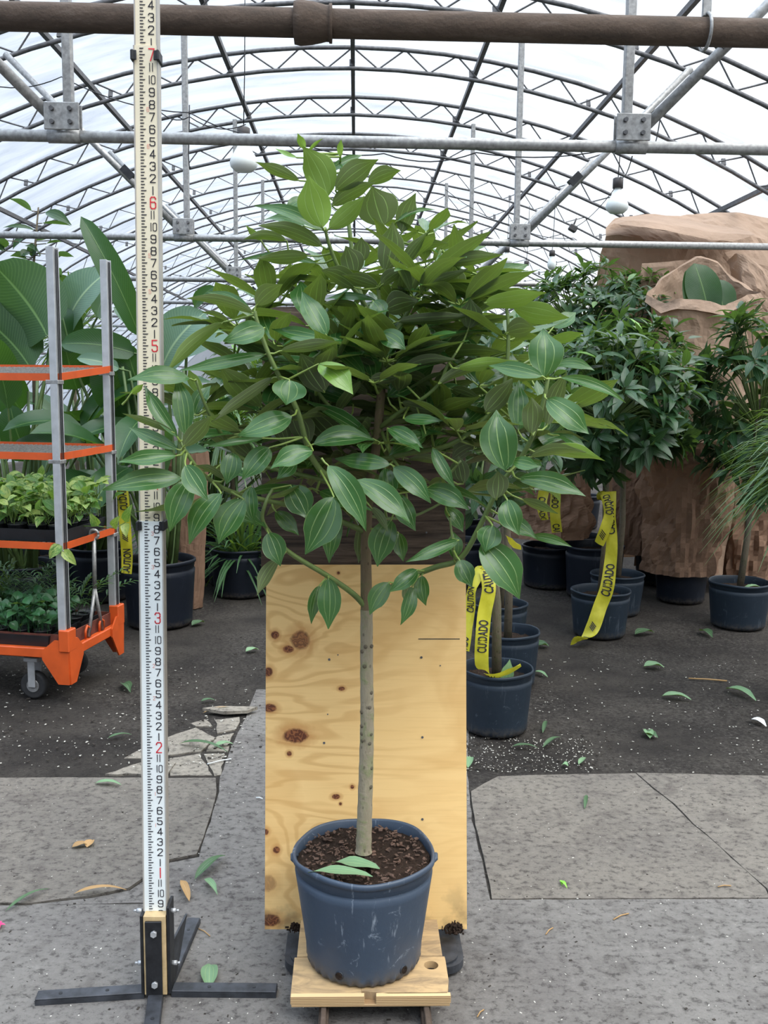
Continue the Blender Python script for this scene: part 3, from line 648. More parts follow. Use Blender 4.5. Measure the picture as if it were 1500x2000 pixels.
# platform
ph = .080; fl, fr_ = G(567, 1946, ph), G(881, 1946, ph); bl = V((G(590, 1840, ph).x, 2.30, ph)); br = G(868, 1792, ph)
xl, xr, yf, yb = fl.x, fr_.x, (fl.y+fr_.y)/2, 2.318
M_deck = (lambda g, tc_: g.done(g.pr(g.mix(g.step(g.noise(tc_, 7, 5, .7, .8), .45, .65), (.48, .33, .17), (.27, .19, .11)), .75, 0, g.noise(tc_, 60, 4), .2, .003, .2)))(*(lambda g: (g, g.scale(g.n('ShaderNodeTexCoord').outputs['Object'], (1, 3, 1))))(NG('scuffed_plywood_deck')))
mb = MB(); ymid = G(700, 1868, ph).y
def deck(x0, x1, y0, y1, hole=None):
    pts_o = [(x0, y0), (x1, y0), (x1, y1), (x0, y1)]
    if not hole:
        mb.bbox(((x0+x1)/2, (y0+y1)/2, ph-.009), (x1-x0, y1-y0, .018), bv=.0012, mi=0); return
    hx, hy, hr = hole; n = 24; k = len(mb.v)
    for z in (ph, ph-.018):
        for i in range(n): a = 2*pi*i/n; mb.v.append(V((hx+hr*cos(a), hy+hr*sin(a), z)))
        for i in range(n):
            a = 2*pi*i/n; dx, dy = cos(a), sin(a); t = min(((x1-hx)/dx if dx > 1e-6 else 1e9), ((x0-hx)/dx if dx < -1e-6 else 1e9), ((y1-hy)/dy if dy > 1e-6 else 1e9), ((y0-hy)/dy if dy < -1e-6 else 1e9))
            mb.v.append(V((hx+dx*t, hy+dy*t, z)))
    for i in range(n):
        j = (i+1) % n
        mb.face((k+i, k+n+i, k+n+j, k+j)); mb.face((k+2*n+i, k+2*n+j, k+3*n+j, k+3*n+i)); mb.face((k+i, k+j, k+2*n+j, k+2*n+i)); mb.face((k+n+i, k+3*n+i, k+3*n+j, k+n+j), 1)
    for cx_, cy_ in pts_o: pass
hc = G(842, 1885, ph)
gap = (P(712, 1955, yf).x, P(734, 1955, yf).x)
mb.bbox(((xl+xr)/2, (ymid+yb)/2+.0, ph-.009+.0015), (xr-xl-.012, yb-ymid, .018), bv=.0012)
deck(xl+.16, xr, yf+.01, ymid-.002, (hc.x, hc.y, .017)); mb.bbox(((xl+xl+.16)/2, (yf+.01+ymid)/2, ph-.009), (.16, ymid-yf-.014, .018), bv=.001)
mb.build('platform', M_deck, stand, label='scuffed plywood platform')
mb = MB(); mb.bbox(((xl+gap[0])/2, yf+.006, ph-.009), (gap[0]-xl, .014, .018), bv=.001); mb.bbox(((xr+gap[1])/2, yf+.006, ph-.009), (xr-gap[1], .014, .018), bv=.001); mb.bbox(((xl+xr)/2, yf+.012, ph-.022), (xr-xl-.004, .024, .007), bv=.001)
mb.build('edge_strip', M_edge, stand, label='pale plywood edge')
mb = MB(); mb.bbox(((xl+xr)/2, (yf+yb)/2+.02, ph-.024), (xr-xl-.03, yb-yf-.05, .010), bv=.001); mb.build('lower_deck', M_dply, stand)
for sx in (632, 833):
    p = P(sx, 1975, yf); mb = MB(); mb.bbox((p.x, yf+.08, .018), (.022, .42, .036-.0), bv=.003); mb.bbox((p.x, yf+.08, .042), (.012, .36, .02), bv=.002); mb.build('steel_tine', M_rust, stand)
bL, bR, bF = G(558, 1855, .03), G(902, 1850, .03), G(730, 1890, .03); pb = []
for (cx_, cy_, a0) in ((bR.x-.05, bF.y+.05, -90), (bR.x-.05, 2.40, 0), (bL.x+.05, 2.40, 90), (bL.x+.05, bF.y+.05, 180)):
    for k in range(9): a = R(a0+90*k/8); pb.append((cx_+.05*cos(a), cy_+.05*sin(a)))
mb = MB(); mb.prism(pb, .010, .030); mb.prism([((x_-.5*(bL.x+bR.x))*.94+.5*(bL.x+bR.x), (y_-2.3)*.94+2.3) for x_, y_ in pb], .030, .036); mb.build('base_plate', M_char, stand, label='dark rounded steel base plate')
# soil spilled behind the platform
mb = MB(); rng = random.Random(3)
for i in range(330):
    s = rng.choice((0, 1, 1)); p = G(888 if s else 582, 1822 if s else 1828, .0) if False else (P(886, 1832, 2.30) if s else P(580, 1826, 2.31))
    q = V((p.x+rng.gauss(0, .010), p.y+rng.gauss(0, .008)-.012, ph-.012+abs(rng.gauss(0, .006))))
    mb.box(q, (rng.uniform(.003, .010), rng.uniform(.002, .006), rng.uniform(.002, .004)), Matrix.Rotation(rng.uniform(0, 3), 3, V((rng.random(), rng.random(), rng.random())).normalized()))
mb.build('spilled_soil', M_mix, stand, kind='stuff')
# ------------------------------------------------------------------ pots
def pot_parts(t, c, rb_, rt, h, m, seed=0, dent=.0, soil=.045, n=72, scal=True, msoil=None):
    rg = random.Random(seed); ph1, ph2 = rg.uniform(0, 6), rg.uniform(0, 6)
    def fn(r, z, a):
        f = z/h; w_ = dent*f*f*(sin(3*a+ph1)*.5+sin(5*a+ph2)*.35+sin(11*a)*.12)
        rr = r*(1+w_)
        if scal and z < .022: rr *= 1+.014*(1 if sin(a*34) > 0 else -1)*(z < .018)
        return rr, z + (dent*.12*sin(4*a+ph2)*f if f > .9 else 0)
    k = rt-rb_
    prof = [(rb_*.2, .004), (rb_*.93, .002), (rb_*.97, .006), (rb_, .016), (rb_*1.0+.001, .021), (rb_+.002, .03)]
    prof += [(rb_+k*.9*t_, h*(.1+.74*t_)) for t_ in (.1, .3, .5, .7, .9, 1)]
    prof += [(rt*.945, h*.855), (rt*.965, h*.865), (rt*.962, h*.89), (rt*.978, h*.90), (rt*.975, h*.93), (rt*.995, h*.94), (rt*1.015, h*.955), (rt*1.02, h*.975), (rt*1.01, h*.995), (rt*.985, h), (rt*.965, h*.985), (rt*.955, h*.9), (rt*.93, h*.75), (rt*.9, h*.6)]
    mb = MB(); mb.lathe(prof, c, n, fn=fn); mb.build('pot', m, t)
    mb = MB(); b = 0; zs = h-soil; rs = rt*.945; nr = 9; na = 48
    mb.v.append(V(c)+V((0, 0, zs+.006)))
    for i in range(1, nr+1):
        for j in range(na):
            a = 2*pi*j/na; rr = fn(rs*i/nr, zs, a)[0]; q = V(c)+V((rr*cos(a), rr*sin(a), 0))
            mb.v.append(V((q.x, q.y, c[2]+zs+(.006*(1-i/nr)+.011*noise.noise(q*38)+.006*noise.noise(q*110)))))
    for j in range(na): mb.face((0, 1+j, 1+(j+1) % na), 0, True)
    for i in range(nr-1):
        for j in range(na): a = 1+i*na+j; d = 1+i*na+(j+1) % na; mb.face((a, a+na, d+na, d), 0, True)
    so_ = mb.build('soil', msoil or M_mix, t)
    return so_, zs
YC = 2.165
pcx = P(712, 1700, YC).x
tree = thing('potted_tree', 'tall glossy-leaved standard tree in a scuffed blue-grey nursery pot on the plywood platform', 'potted tree', (pcx, YC, ph))
PH = .292-.02; RT, RBm = .166, .136
soilo, zs = pot_parts(tree, (pcx, YC, ph+.0005), RBm, RT, PH, M_pot, 5, .028, .022, 140)
# ears on the rim and drainage holes
for (ex, ey) in ((566, 1692), (857, 1652)):
    mb = MB(); p = P(ex, ey, YC-.01); p.z = ph+PH*.93; d = V((p.x-pcx, 0, 0)).normalized(); mb.tube([p-d*.020+V((0, -.016, -.008)), p-d*.008+V((0, -.006, .002)), p-d*.007+V((0, .004, .006)), p-d*.018+V((0, .016, .0))], [.003, .0065, .0065, .003], 10)
    mb.build('rim_dent', M_pot, tree)
for (hx_, hy_) in ((661, 1922), (788, 1912)):
    p = P(hx_, hy_, YC); dx = (p.x-pcx)*.93; dy = -sqrt(max(0, (RBm+.001)**2-dx*dx)); nn = V((dx, dy, 0)).normalized()
    mb = MB(); c = V((pcx+dx, YC+dy, ph+.030)); mb.tube([c-nn*.001, c+nn*.0035], [.0115, .010], 18); mb.tube([c+nn*.003, c+nn*.0042], [.0085, .0085], 14, mi=1); mb.build('drain_hole', [M_pot2, M_mix], tree)
# bark chips on the soil
mb = MB(); rng = random.Random(21)
for i in range(420):
    a = rng.uniform(0, 2*pi); r_ = RT*.9*sqrt(rng.random()); q = V((pcx+r_*cos(a), YC+r_*sin(a), ph+zs+.006+rng.uniform(0, .006)))
    L = rng.uniform(.004, .014); mb.box(q, (L, L*rng.uniform(.2, .6), .002), Matrix.Rotation(rng.uniform(0, 6), 3, 'Z') @ Matrix.Rotation(rng.uniform(-.7, .7), 3, 'X'))
mb.build('bark_chips', plain('bark_chip', (.075, .042, .028), .85, 0, .6, 60, .2), tree, kind='stuff')
# ------------------------------------------------------------------ trunk, branches and leaves of the main tree
def pth(pts, rad, sm=5):
    q = [P(x_, y_, YC+d) for x_, y_, d in pts]; out = []; rs = []
    for i in range(len(q)-1):
        a, b, c_, d = q[max(i-1, 0)], q[i], q[i+1], q[min(i+2, len(q)-1)]
        for k in range(sm):
            t = k/sm; out.append(.5*((2*b)+(c_-a)*t+(2*a-5*b+4*c_-d)*t*t+(3*b-a-3*c_+d)*t**3))
    out.append(q[-1]); m = len(out)
    return out, [rad[0]+(rad[1]-rad[0])*i/(m-1) for i in range(m)]
tp, _ = pth([(710,1664,0),(712,1600,0),(715,1500,0),(717,1400,0),(716,1300,0),(716,1190,0)], (.0185, .0125), 8)
tr_ = [.0205, .019]+[.0185-.0045*i/(len(tp)-3) for i in range(len(tp)-2)]
for i in range(2, len(tp)): tr_[i] *= 1+.03*sin(i*2.1)
mb = MB(); mb.tube(tp, tr_, 20, cap=False); trunk = mb.build('trunk', M_bark, tree)
mb = MB(); rng = random.Random(4)
for (kx, ky) in ((714,1260),(731,1260),(712,1298),(704,1270),(701,1388),(722,1378),(702,1415),(727,1431),(729,1497),(706,1443),(726,1533),(722,1448),(728,1350),(703,1430)):
    p = P(kx, ky, YC-.014); c = P(716, ky, YC); d = (p-c); d.z = 0; d.normalize(); mb.tube([c+d*.010, c+d*.0165, c+d*.0175], [.0055, .0045, .002], 10)
mb.build('bud_scar', M_barkd, trunk)
mb = MB(); up2, ur = pth([(716,1190,0),(715,1120,0),(715,1050,0),(722,950,0),(735,870,-.01),(745,760,-.03)], (.0135, .0095)); mb.tube(up2, ur, 14, cap=False); mb.build('upper_trunk', M_barkup, trunk)
BR = [([(745,760,-.03),(750,650,-.04),(742,590,-.04),(738,562,-.04)], (.0085, .004)),
 ([(716,1188,0),(690,1160,-.02),(640,1125,-.05),(560,1075,-.09),(515,1022,-.10),(518,985,-.10),(533,955,-.08)], (.0085, .004)),
 ([(718,1186,0),(745,1160,-.02),(800,1128,-.07),(850,1108,-.11),(900,1090,-.14),(940,1022,-.17),(975,950,-.19),(1015,898,-.21),(1045,840,-.23),(1064,770,-.24),(1070,740,-.24)], (.0085, .0045)),
 ([(722,950,0),(690,945,-.05),(640,930,-.10),(605,885,-.14),(580,800,-.17),(545,735,-.19),(520,680,-.20),(503,630,-.20),(498,608,-.20)], (.009, .004)),
 ([(742,835,-.02),(780,805,-.06),(830,775,-.09),(860,745,-.10),(873,715,-.11),(890,690,-.11)], (.006, .003)),
 ([(735,900,0),(800,885,-.02),(880,868,-.05),(950,815,-.08),(985,750,-.09),(993,650,-.09),(988,590,-.09)], (.008, .004)),
 ([(715,1040,0),(620,1000,-.03),(530,980,-.07),(450,960,-.12),(395,925,-.16),(365,885,-.18),(352,862,-.18)], (.008, .004)),
 ([(720,960,0),(600,930,-.01),(480,900,-.05),(435,850,-.09),(405,800,-.12),(383,742,-.13)], (.007, .0035)),
 ([(735,870,0),(640,790,-.05),(600,720,-.10),(625,690,-.12),(640,665,-.12)], (.006, .003)),
 ([(748,700,-.02),(790,620,-.02),(825,560,-.04),(850,515,-.06),(862,488,-.06)], (.007, .0035)),
 ([(748,690,0),(715,600,.03),(665,530,.0),(642,475,-.02),(635,445,-.03)], (.007, .0035)),
 ([(748,700,0),(700,560,.10),(680,430,.12),(668,350,.12),(664,300,.12)], (.008, .003)),
 ([(748,700,0),(760,560,.08),(765,450,.10),(752,385,.10)], (.007, .003)),
 ([(745,760,0),(660,680,.08),(600,600,.12),(570,560,.14)], (.007, .003)),
 ([(748,720,0),(860,640,.12),(920,570,.15),(940,530,.15)], (.007, .003)),
 ([(740,820,0),(560,800,.16),(450,720,.22)], (.007, .003)),
 ([(740,820,0),(900,780,.18),(1040,700,.22)], (.007, .003)),
 ([(725,930,0),(800,960,-.05),(860,940,-.10),(900,900,-.12)], (.005, .003)),
 ([(722,950,0),(700,1000,.10),(800,1010,.2),(900,960,.25)], (.006, .003)),
 ([(720,960,0),(640,1000,.12),(560,960,.22)], (.006, .003)),
 ([(890,1092,-.14),(885,1070,-.15),(882,1040,-.15),(878,1010,-.15)], (.004, .0025)),
 ([(742,835,0),(770,900,-.12),(800,930,-.17)], (.005, .003))]
nodes = []
bmats = []
for pts, rad in BR:
    o_, r_ = pth(pts, rad, 5); mb = MB(); mb.tube(o_, [q*.86 for q in r_], 9); mb.build('branch', M_twig, tree); nodes += o_[3:]
nodes += up2
LV = """630 445 603 343 58 U -.06 .95
640 385 592 286 58 U .08 .9
642 447 712 383 34 U -.03 .9
632 450 497 402 26 T -.02 .3
630 482 505 440 32 U .0 .6
655 372 739 311 42 U .06 .5
718 358 783 333 30 U .12 .6
648 402 733 357 32 U .08 .4
750 441 727 364 74 U .02 .5
752 530 767 433 46 U -.06 .5
692 538 675 480 42 U -.05 .3
706 512 706 463 30 U -.03 .4
785 455 812 377 36 U .06 .7
775 432 851 410 10 T .04 .5
780 530 836 452 22 U -.05 .2
595 292 581 260 14 U .08 1.
665 306 667 272 11 U .08 1.
638 336 708 302 18 T .10 .3
585 353 498 316 22 U .08 .5
580 308 538 290 9 T .12 .9
592 388 557 410 24 T .04 .2
596 442 513 430 20 T .06 .4
604 500 502 505 28 U .02 .5
620 514 470 508 18 T .05 .2
510 470 480 440 12 U .1 .9
560 470 475 468 20 U .1 .6
695 562 628 527 40 U -.06 .2
740 560 668 537 28 U -.07 .2
745 557 785 528 28 U -.08 .3
752 606 816 588 48 U -.08 .2
790 580 815 518 42 U -.05 .3
728 588 752 620 34 T -.12 .2
735 587 632 585 16 T -.04 .2
708 600 618 598 14 U .0 .3
776 628 922 616 26 U -.07 .2
638 656 590 570 44 T -.16 .7
640 662 530 642 28 T -.18 .6
546 686 668 667 24 U -.20 .6
517 640 436 667 44 T -.22 .35
497 612 362 583 22 U -.20 .5
500 597 552 555 38 U -.20 .6
495 620 403 570 24 T -.18 .2
447 628 393 610 12 U -.1 .2
437 629 322 732 28 U -.12 .85
520 692 348 724 26 T -.19 .3
535 737 412 824 24 U -.17 .7
565 742 559 791 60 T -.24 .65
622 711 690 771 46 T -.22 .9
571 812 464 851 46 T -.22 .6
372 740 249 742 36 T -.15 .5
347 855 282 752 26 T -.20 .3
362 850 344 736 36 T -.18 .2
380 810 412 753 32 T -.12 .2
358 873 410 814 34 U -.24 .5
340 845 238 807 16 U -.20 .4
347 878 251 834 26 T -.19 .2
345 890 228 903 30 T -.22 .5
356 934 200 957 42 T -.22 .05
372 935 332 1038 46 T -.22 .4
362 908 406 976 40 T -.25 .4
432 963 370 1063 46 T -.20 .4
476 975 427 1063 50 T -.18 .3
438 936 380 908 18 U -.16 .3
456 884 442 946 38 T -.16 .1
515 856 396 873 14 T -.14 .1
527 874 473 937 42 T -.20 .5
611 880 528 916 38 T -.24 .6
577 896 540 936 28 T -.22 .3
490 950 498 1024 32 T -.14 .3
640 908 715 1038 46 T -.26 .4
693 937 801 1023 44 T -.24 .3
652 970 596 1083 62 T -.20 .1
568 948 602 1015 50 T -.10 .0
538 998 584 1046 28 T -.08 .2
524 1040 548 1106 42 T -.13 .3
545 1090 502 1164 30 U -.12 .8
642 1128 641 1229 42 T -.08 .6
624 1143 608 1219 22 T -.06 .1
662 1006 643 1100 34 T -.04 .2
706 1020 700 1100 26 U .03 .3
764 1015 737 1107 48 T -.06 .3
778 1040 788 1097 26 T -.04 .4
724 990 758 1040 20 U -.10 .5
752 914 765 978 34 T -.12 .6
768 912 842 983 38 T -.16 .6
775 965 812 1037 36 T -.10 .3
832 955 917 996 40 T -.14 .4
845 875 890 954 24 T -.14 .3
763 907 654 896 32 T -.16 .4
611 868 732 860 40 T -.16 .2
757 836 827 876 30 T -.14 .3
832 850 759 890 34 T -.10 .1
788 818 866 822 22 T -.12 .6
815 1113 759 1157 30 T -.12 .4
760 1137 722 1201 34 T -.08 .3
805 1145 782 1221 26 T -.12 .2
824 1124 832 1183 28 T -.10 .4
796 1138 790 1179 18 U -.06 .4
896 1055 792 1098 24 T -.17 .4
887 1090 885 1038 28 T -.14 .2
940 1060 1015 1170 64 T -.24 .6
897 1093 922 1147 36 T -.19 .2
962 1026 948 1078 44 T -.24 .5
990 975 1014 1046 42 T -.25 .3
985 1008 1050 1053 30 T -.18 .3
1038 1047 1117 1068 18 T -.17 .2
1012 935 1145 970 38 T -.24 .1
1018 975 1090 1003 22 U -.18 .4
1000 900 1054 912 26 T -.26 .7
1034 893 1145 884 26 U -.22 .7
1056 883 1182 900 32 U -.18 .95
987 920 970 800 66 T -.27 .0
1038 848 1038 776 38 U -.26 .6
970 975 972 920 40 U -.24 .5
1012 842 1014 742 38 T -.17 .1
1068 779 1151 848 50 T -.28 .6
1094 738 1222 787 22 T -.24 .5
1062 737 1060 642 62 T -.20 .5
1060 735 954 714 32 T -.26 .6
892 720 1012 705 26 U -.18 .95
857 750 954 711 24 U -.15 .5
948 805 1001 740 42 U -.14 .4
946 592 1063 572 38 U -.16 .95
1000 600 1112 620 44 U -.10 .9
945 577 1032 516 40 T -.04 .3
988 650 1046 641 44 U -.16 .5
1066 669 1142 650 24 U .0 .95
1084 712 1162 724 22 T -.10 .4
1068 832 1108 726 32 U -.14 .2
915 642 918 583 40 U -.08 .2
932 587 872 550 34 U -.02 .4
857 516 984 497 28 U -.10 .5
858 494 950 480 18 T .0 .3
876 598 890 505 62 U .02 .3
817 561 914 525 22 U -.08 .3
800 495 874 475 24 U .06 .3
744 650 792 682 40 T -.14 .1
778 688 893 671 32 U -.08 .3
778 728 894 704 28 U -.10 .6
770 716 830 696 22 T -.06 .1
722 742 776 738 26 U -.12 .1
757 776 823 745 40 T -.07 .0
776 736 848 757 28 U -.04 .4
782 786 870 804 28 U -.08 .3
634 766 587 690 56 U -.12 .1
700 690 620 668 30 U -.02 .1
745 742 660 700 34 U -.04 .1
690 790 600 762 30 T .0 .1
720 770 640 742 26 U .0 .2
670 870 600 800 50 U -.02 .1
600 870 566 800 44 U -.06 .2
560 870 520 800 36 U -.04 .2
880 760 940 780 28 U -.02 .2
905 655 840 640 30 U .04 .1
930 700 905 655 30 T .0 .2
840 640 900 600 26 T .04 .2
1010 760 1000 690 34 T -.02 .1
925 870 880 900 40 U .0 .2
910 800 860 830 30 U .02 .1
905 945 895 890 34 U -.05 .3
870 990 905 1040 28 T -.1 .3
1080 640 1125 610 30 T .06 .4
1090 850 1150 880 20 T -.06 .3
600 300 632 270 6 U .08 1.
395 770 368 720 22 U -.08 .9
255 770 280 750 12 U -.1 1."""
rng = random.Random(99)
mb = MB(); mp = mb; anchors = []
def petiole(B, D, far=.09):
    nb = min(nodes, key=lambda q: (q-B).length_squared)
    if (nb-B).length > far: nb = B - D*.025 + V((0, 0, -.008))
    mid = (nb+B)/2 + V((0, 0, -.004)); mp.tube([nb, mid.lerp(B-D*.01, .3), B, B+D*.006], [.0026, .0021, .0018, .001], 6, mi=1, cap=False)
for ln in LV.split('\n'):
    f = ln.split(); bx, by, tx, ty, wp = map(float, f[:5]); dy, rn = float(f[6]), float(f[7])
    Yb = YC+dy; T_ = f[5] == 'T'; vert = (ty-by)/max(30, abs(ty-by)+abs(tx-bx))
    # a leaf whose top faces the lens tips forward; one seen from below reaches forward and up
    dt = (-.035 if T_ and vert > 0 else (.04 if T_ else -.03))*min(1, math.hypot(tx-bx, ty-by)/90)
    B = P(bx, by, Yb); T = P(tx, ty, Yb+dt); wd = wp*mpp(B)*1.12
    N = V((rng.uniform(-.25, .25), -1, .55)) if T_ else V((rng.uniform(-.25, .25), .9, .65))
    L = (T-B).length
    mb.leaf(B, T, wd, N, arch=(.07 if T_ else .05)*rng.uniform(.5, 1.4), cup=(.10 if wd/L > .3 else .18)*rng.uniform(.6, 1.4), wav=.05*rng.uniform(.3, 1.3), nu=3, nv=12, rnd=rn, ph=rng.uniform(0, 6), bend=rng.choice((-1, 1))*rng.uniform(.01, .07))
    petiole(B, (T-B).normalized(), .11)
    anchors.append((B+T)/2)
# foliage deeper in the crown
crown = [(600,350),(565,370),(540,400),(500,430),(480,480),(500,560),(420,600),(380,640),(350,730),(300,800),(300,900),(360,960),(400,1000),(480,990),(560,960),(620,1000),(700,1000),(760,1000),(820,970),(860,950),(900,960),(960,960),(1040,960),(1090,900),(1110,830),(1110,760),(1080,700),(1050,620),(1000,570),(960,520),(900,470),(840,430),(800,370),(740,390),(680,350)]
def inside(x_, y_):
    c = False; n = len(crown)
    for i in range(n):
        x1, y1 = crown[i]; x2, y2 = crown[(i+1) % n]
        if (y1 > y_) != (y2 > y_) and x_ < (x2-x1)*(y_-y1)/(y2-y1)+x1: c = not c
    return c
cnt = 0
while cnt < 112:
    px, py = rng.uniform(365, 1090), rng.uniform(300, 1000)
    if not inside(px, py): continue
    if px < 430 and 560 < py < 760: continue
    if cnt >= 72 and not (480 < px < 960 and 590 < py < 900): continue
    dens = 1 - .85*max(0, (py-880)/120) if 520 < px < 900 else (.75 if 430 < px < 1020 else .45)
    if py < 520: dens *= .30
    if rng.random() > dens: continue
    cx_ = (px-735)/420; depth = .40*sqrt(max(.03, 1-cx_*cx_))
    dY = rng.uniform(-.14 if cnt >= 72 else -.10, depth)*(.6 if py > 850 else 1)
    if YC+dY > 2.40: dY = 2.40-YC if CAMZ < 5 and py > 600 else dY
    c = P(px, py, YC+dY); cnt += 1
    out = (c-V((P(735, 760, YC).x, YC, P(735, 800, YC).z))); out.y *= 1.2; out = (out.normalized()+V((0, 0, .55))).normalized()
    k = rng.randint(4, 6); a0 = rng.uniform(0, 6)
    for j in range(k):
        a = a0+2*pi*j/k+rng.uniform(-.3, .3); el = rng.uniform(-.15, .6); d = V((cos(a)*cos(el), sin(a)*cos(el), sin(el)))+out*.25
        d.z -= rng.uniform(0, .3)*(1.5 if py > 820 else .6); d.normalize(); L = rng.uniform(.11, .175)*(.72 if py < 470 else 1); B = c+d*.02; T = B+d*L
        if T.y > 2.42+.16*(T.z-.9) and T.z < 1.72: continue
        mb.leaf(B, T, L*rng.uniform(.30, .42), out*.5+V((rng.uniform(-.4, .4), rng.uniform(-.3, .4), 1)), arch=rng.uniform(-.02, .12), cup=.15, wav=.035, nu=2, nv=8, rnd=rng.uniform(0, .75), ph=rng.uniform(0, 6), bend=rng.uniform(-.08, .08))
        mp.tube([c, B], [.002, .0015], 5, mi=1, cap=False)
    nb = min(nodes, key=lambda q: (q-c).length_squared); mid = (nb+c)/2+V((0, 0, -.015)); mp.tube([nb, mid, c], [.0035, .003, .002], 6, mi=1, cap=False)
mb.build('foliage', [M_leaf, M_petiole], tree)
# two fallen leaves in the pot
zt_ = ph+zs+.010
def lay(bx, by, tx, ty, wp, h, m, label, cat='leaf', name='fallen_leaf', group=None, arch=.06, cup=.1, kind=0, rnd=.5, wav=.05):
    B = G(bx, by, h+.002); T = G(tx, ty, h+.004); mb = MB(); wd = wp
    mb.leaf(B, T, wd, V((0, 0, 1)), arch=arch, cup=cup, wav=wav, nu=3, nv=9, rnd=rnd, kind=kind)
    zmin = min(v.z for v in mb.v); 
    for v in mb.v: v.z += h+.0012-zmin
    return tag(mb.build(name, m), label, cat, group)
lay(742, 1697, 648, 1684, .044, zt_+.001, M_fallen, 'pale green fallen leaf on the pot soil, partly under another leaf')
lay(728, 1712, 602, 1703, .036, zt_+.010, M_fallen, 'pale green fallen leaf lying on top at the front rim of the main pot')
# ------------------------------------------------------------------ orange plant trolley
F0 = G(133, 1292, .2); B0 = G(229, 1238, .2); F0 = V((F0.x, F0.y, 0)); B0 = V((B0.x, B0.y, 0))
vs = (B0-F0).normalized(); SD = (B0-F0).length; us = V((-vs.y, vs.x, 0))
if us.x > 0: us = -us
CL = 1.15
def K(u, v, z): return F0 + us*u + vs*v + V((0, 0, z))
KK = K
MC = Matrix((us, vs, V((0, 0, 1)))).transposed()
cart = thing('plant_trolley', 'orange and steel shelf trolley carrying trays of small plants on the far left', 'trolley', tuple(K(CL/2, SD/2, 0)))
PH_ = P(92, 482, F0.y).z; PH2 = P(210, 508, B0.y).z
for (u, v, zt) in ((.012, 0, PH_), (.012, SD, PH2), (CL, 0, PH_), (CL, SD, PH2)):
    mb = MB(); mb.bbox(K(u, v, (zt+.22)/2), (.020, .046, zt-.22), MC, bv=.002)
    for s in (-1, 1): mb.bbox(K(u, v+s*.021, (zt+.22)/2), (.034, .007, zt-.22), MC, bv=.001)
    mb.build('post', M_alu, cart)
    mb = MB()
    for s in (-1, 1): mb.bbox(K(u-.019, v+s*.007, (zt+.22)/2), (.003, .006, zt-.24), MC, bv=.0005)
    mb.build('post_groove', M_black, cart)
def shelf(z, m=M_orange, tilt=0.):
    mb = MB(); w_ = .032
    def K(u, v, z): return KK(u, v, z + tilt*v/SD)
    for (a, b) in ((K(.0, -.012, z), K(CL, -.012, z)), (K(0, SD+.012, z), K(CL, SD+.012, z)), (K(-.004, -.01, z), K(-.004, SD+.01, z)), (K(CL, -.01, z), K(CL, SD+.01, z))):
        mb.bar(a, b, .004, w_); 
    sh = mb.build('shelf', m, cart, label='orange edged wire shelf')
    mb = MB()
    for k in range(45): u = .01+(CL-.02)*k/44; mb.bar(K(u, 0, z+.006), K(u, SD, z+.006), .003, .003)
    for k in range(13): v = SD*k/12; mb.bar(K(0, v, z+.003), K(CL, v, z+.003), .003, .003)
    mb.build('wire_mesh', M_galv, sh)
    for (u, v) in ((.02, 0), (.02, SD), (CL, 0), (CL, SD)): mb = MB(); mb.bbox(K(u, v, z-.022), (.06, .05, .018), MC, bv=.002); mb.build('shelf_hook', M_galv, sh)
    return sh
zs1, zs2, zs3 = G_z = (P(150, 737, (F0.y+B0.y)/2).z, P(150, 884, (F0.y+B0.y)/2).z, P(150, 1050, (F0.y+B0.y)/2).z)
shelf(zs1, tilt=.042); shelf(zs2, tilt=.008); shelf(zs3)
mb = MB(); zb0 = .235
for (a, b) in ((K(0, 0, zb0), K(CL, 0, zb0)), (K(0, SD, zb0), K(CL, SD, zb0)), (K(0, 0, zb0), K(0, SD, zb0)), (K(CL, 0, zb0), K(CL, SD, zb0))): mb.bar(a, b, .03, .045, bv=.004)
for (u, v) in ((0, 0), (0, SD), (CL, 0), (CL, SD)):
    iu = 1 if u == 0 else -1; iv = 1 if v == 0 else -1
    mb.bbox(K(u, v, .30), (.05, .07, .10), MC, bv=.004)
    def q(a, b, z): return K(u+a*iu, v+b*iv, z)
    mb.plate([q(-.016, -.03, .30), q(-.016, .05, .30), q(-.016, .10, .25), q(-.016, .10, .21), q(-.016, .03, .10), q(-.016, -.02, .10)], -us*iu, .008)
    mb.plate([q(-.018, -.02, .30), q(.05, -.02, .30), q(.11, -.02, .25), q(.11, -.02, .21), q(.035, -.02, .10), q(-.018, -.02, .10)], -vs*iv, .008)
fr = mb.build('base_frame', M_orange, cart)
mb = MB(); mb.bbox(K(CL/2, SD/2, zb0-.005), (CL-.04, SD-.04, .012), MC, bv=.002)
for (a, b) in ((K(.02, .02, zb0+.045), K(CL, .02, zb0+.045)), (K(.02, SD-.02, zb0+.045), K(CL, SD-.02, zb0+.045)), (K(.02, .02, zb0+.045), K(.02, SD, zb0+.045))): mb.bar(a, b, .006, .07)
mb.build('base_tray', M_maroon, cart, label='dirty oxide red base tray')
for (u, v) in ((.20, .06), (.20, SD-.06), (CL-.2, .06), (CL-.2, SD-.06)):
    c = K(u, v, .062); mb = MB(); ax = vs; mb.tube([c-ax*.019, c-ax*.017, c+ax*.017, c+ax*.019], [.054, .062, .062, .054], 28); wh = mb.build('caster_wheel', M_rubber, cart)
    mb = MB(); mb.tube([c-ax*.022, c+ax*.022], .030, 20); mb.tube([c-ax*.0245, c+ax*.0245], .010, 10); mb.build('caster_hub', M_galv, wh)
    mb = MB()
    for s in (-1, 1): mb.bbox(c+ax*.028*s+V((0, 0, .06)), (.035, .004, .13), MC, bv=.001)
    mb.bbox(c+V((0, 0, .125)), (.07, .07, .02), MC, bv=.003); mb.build('caster_fork', M_zinc, cart)
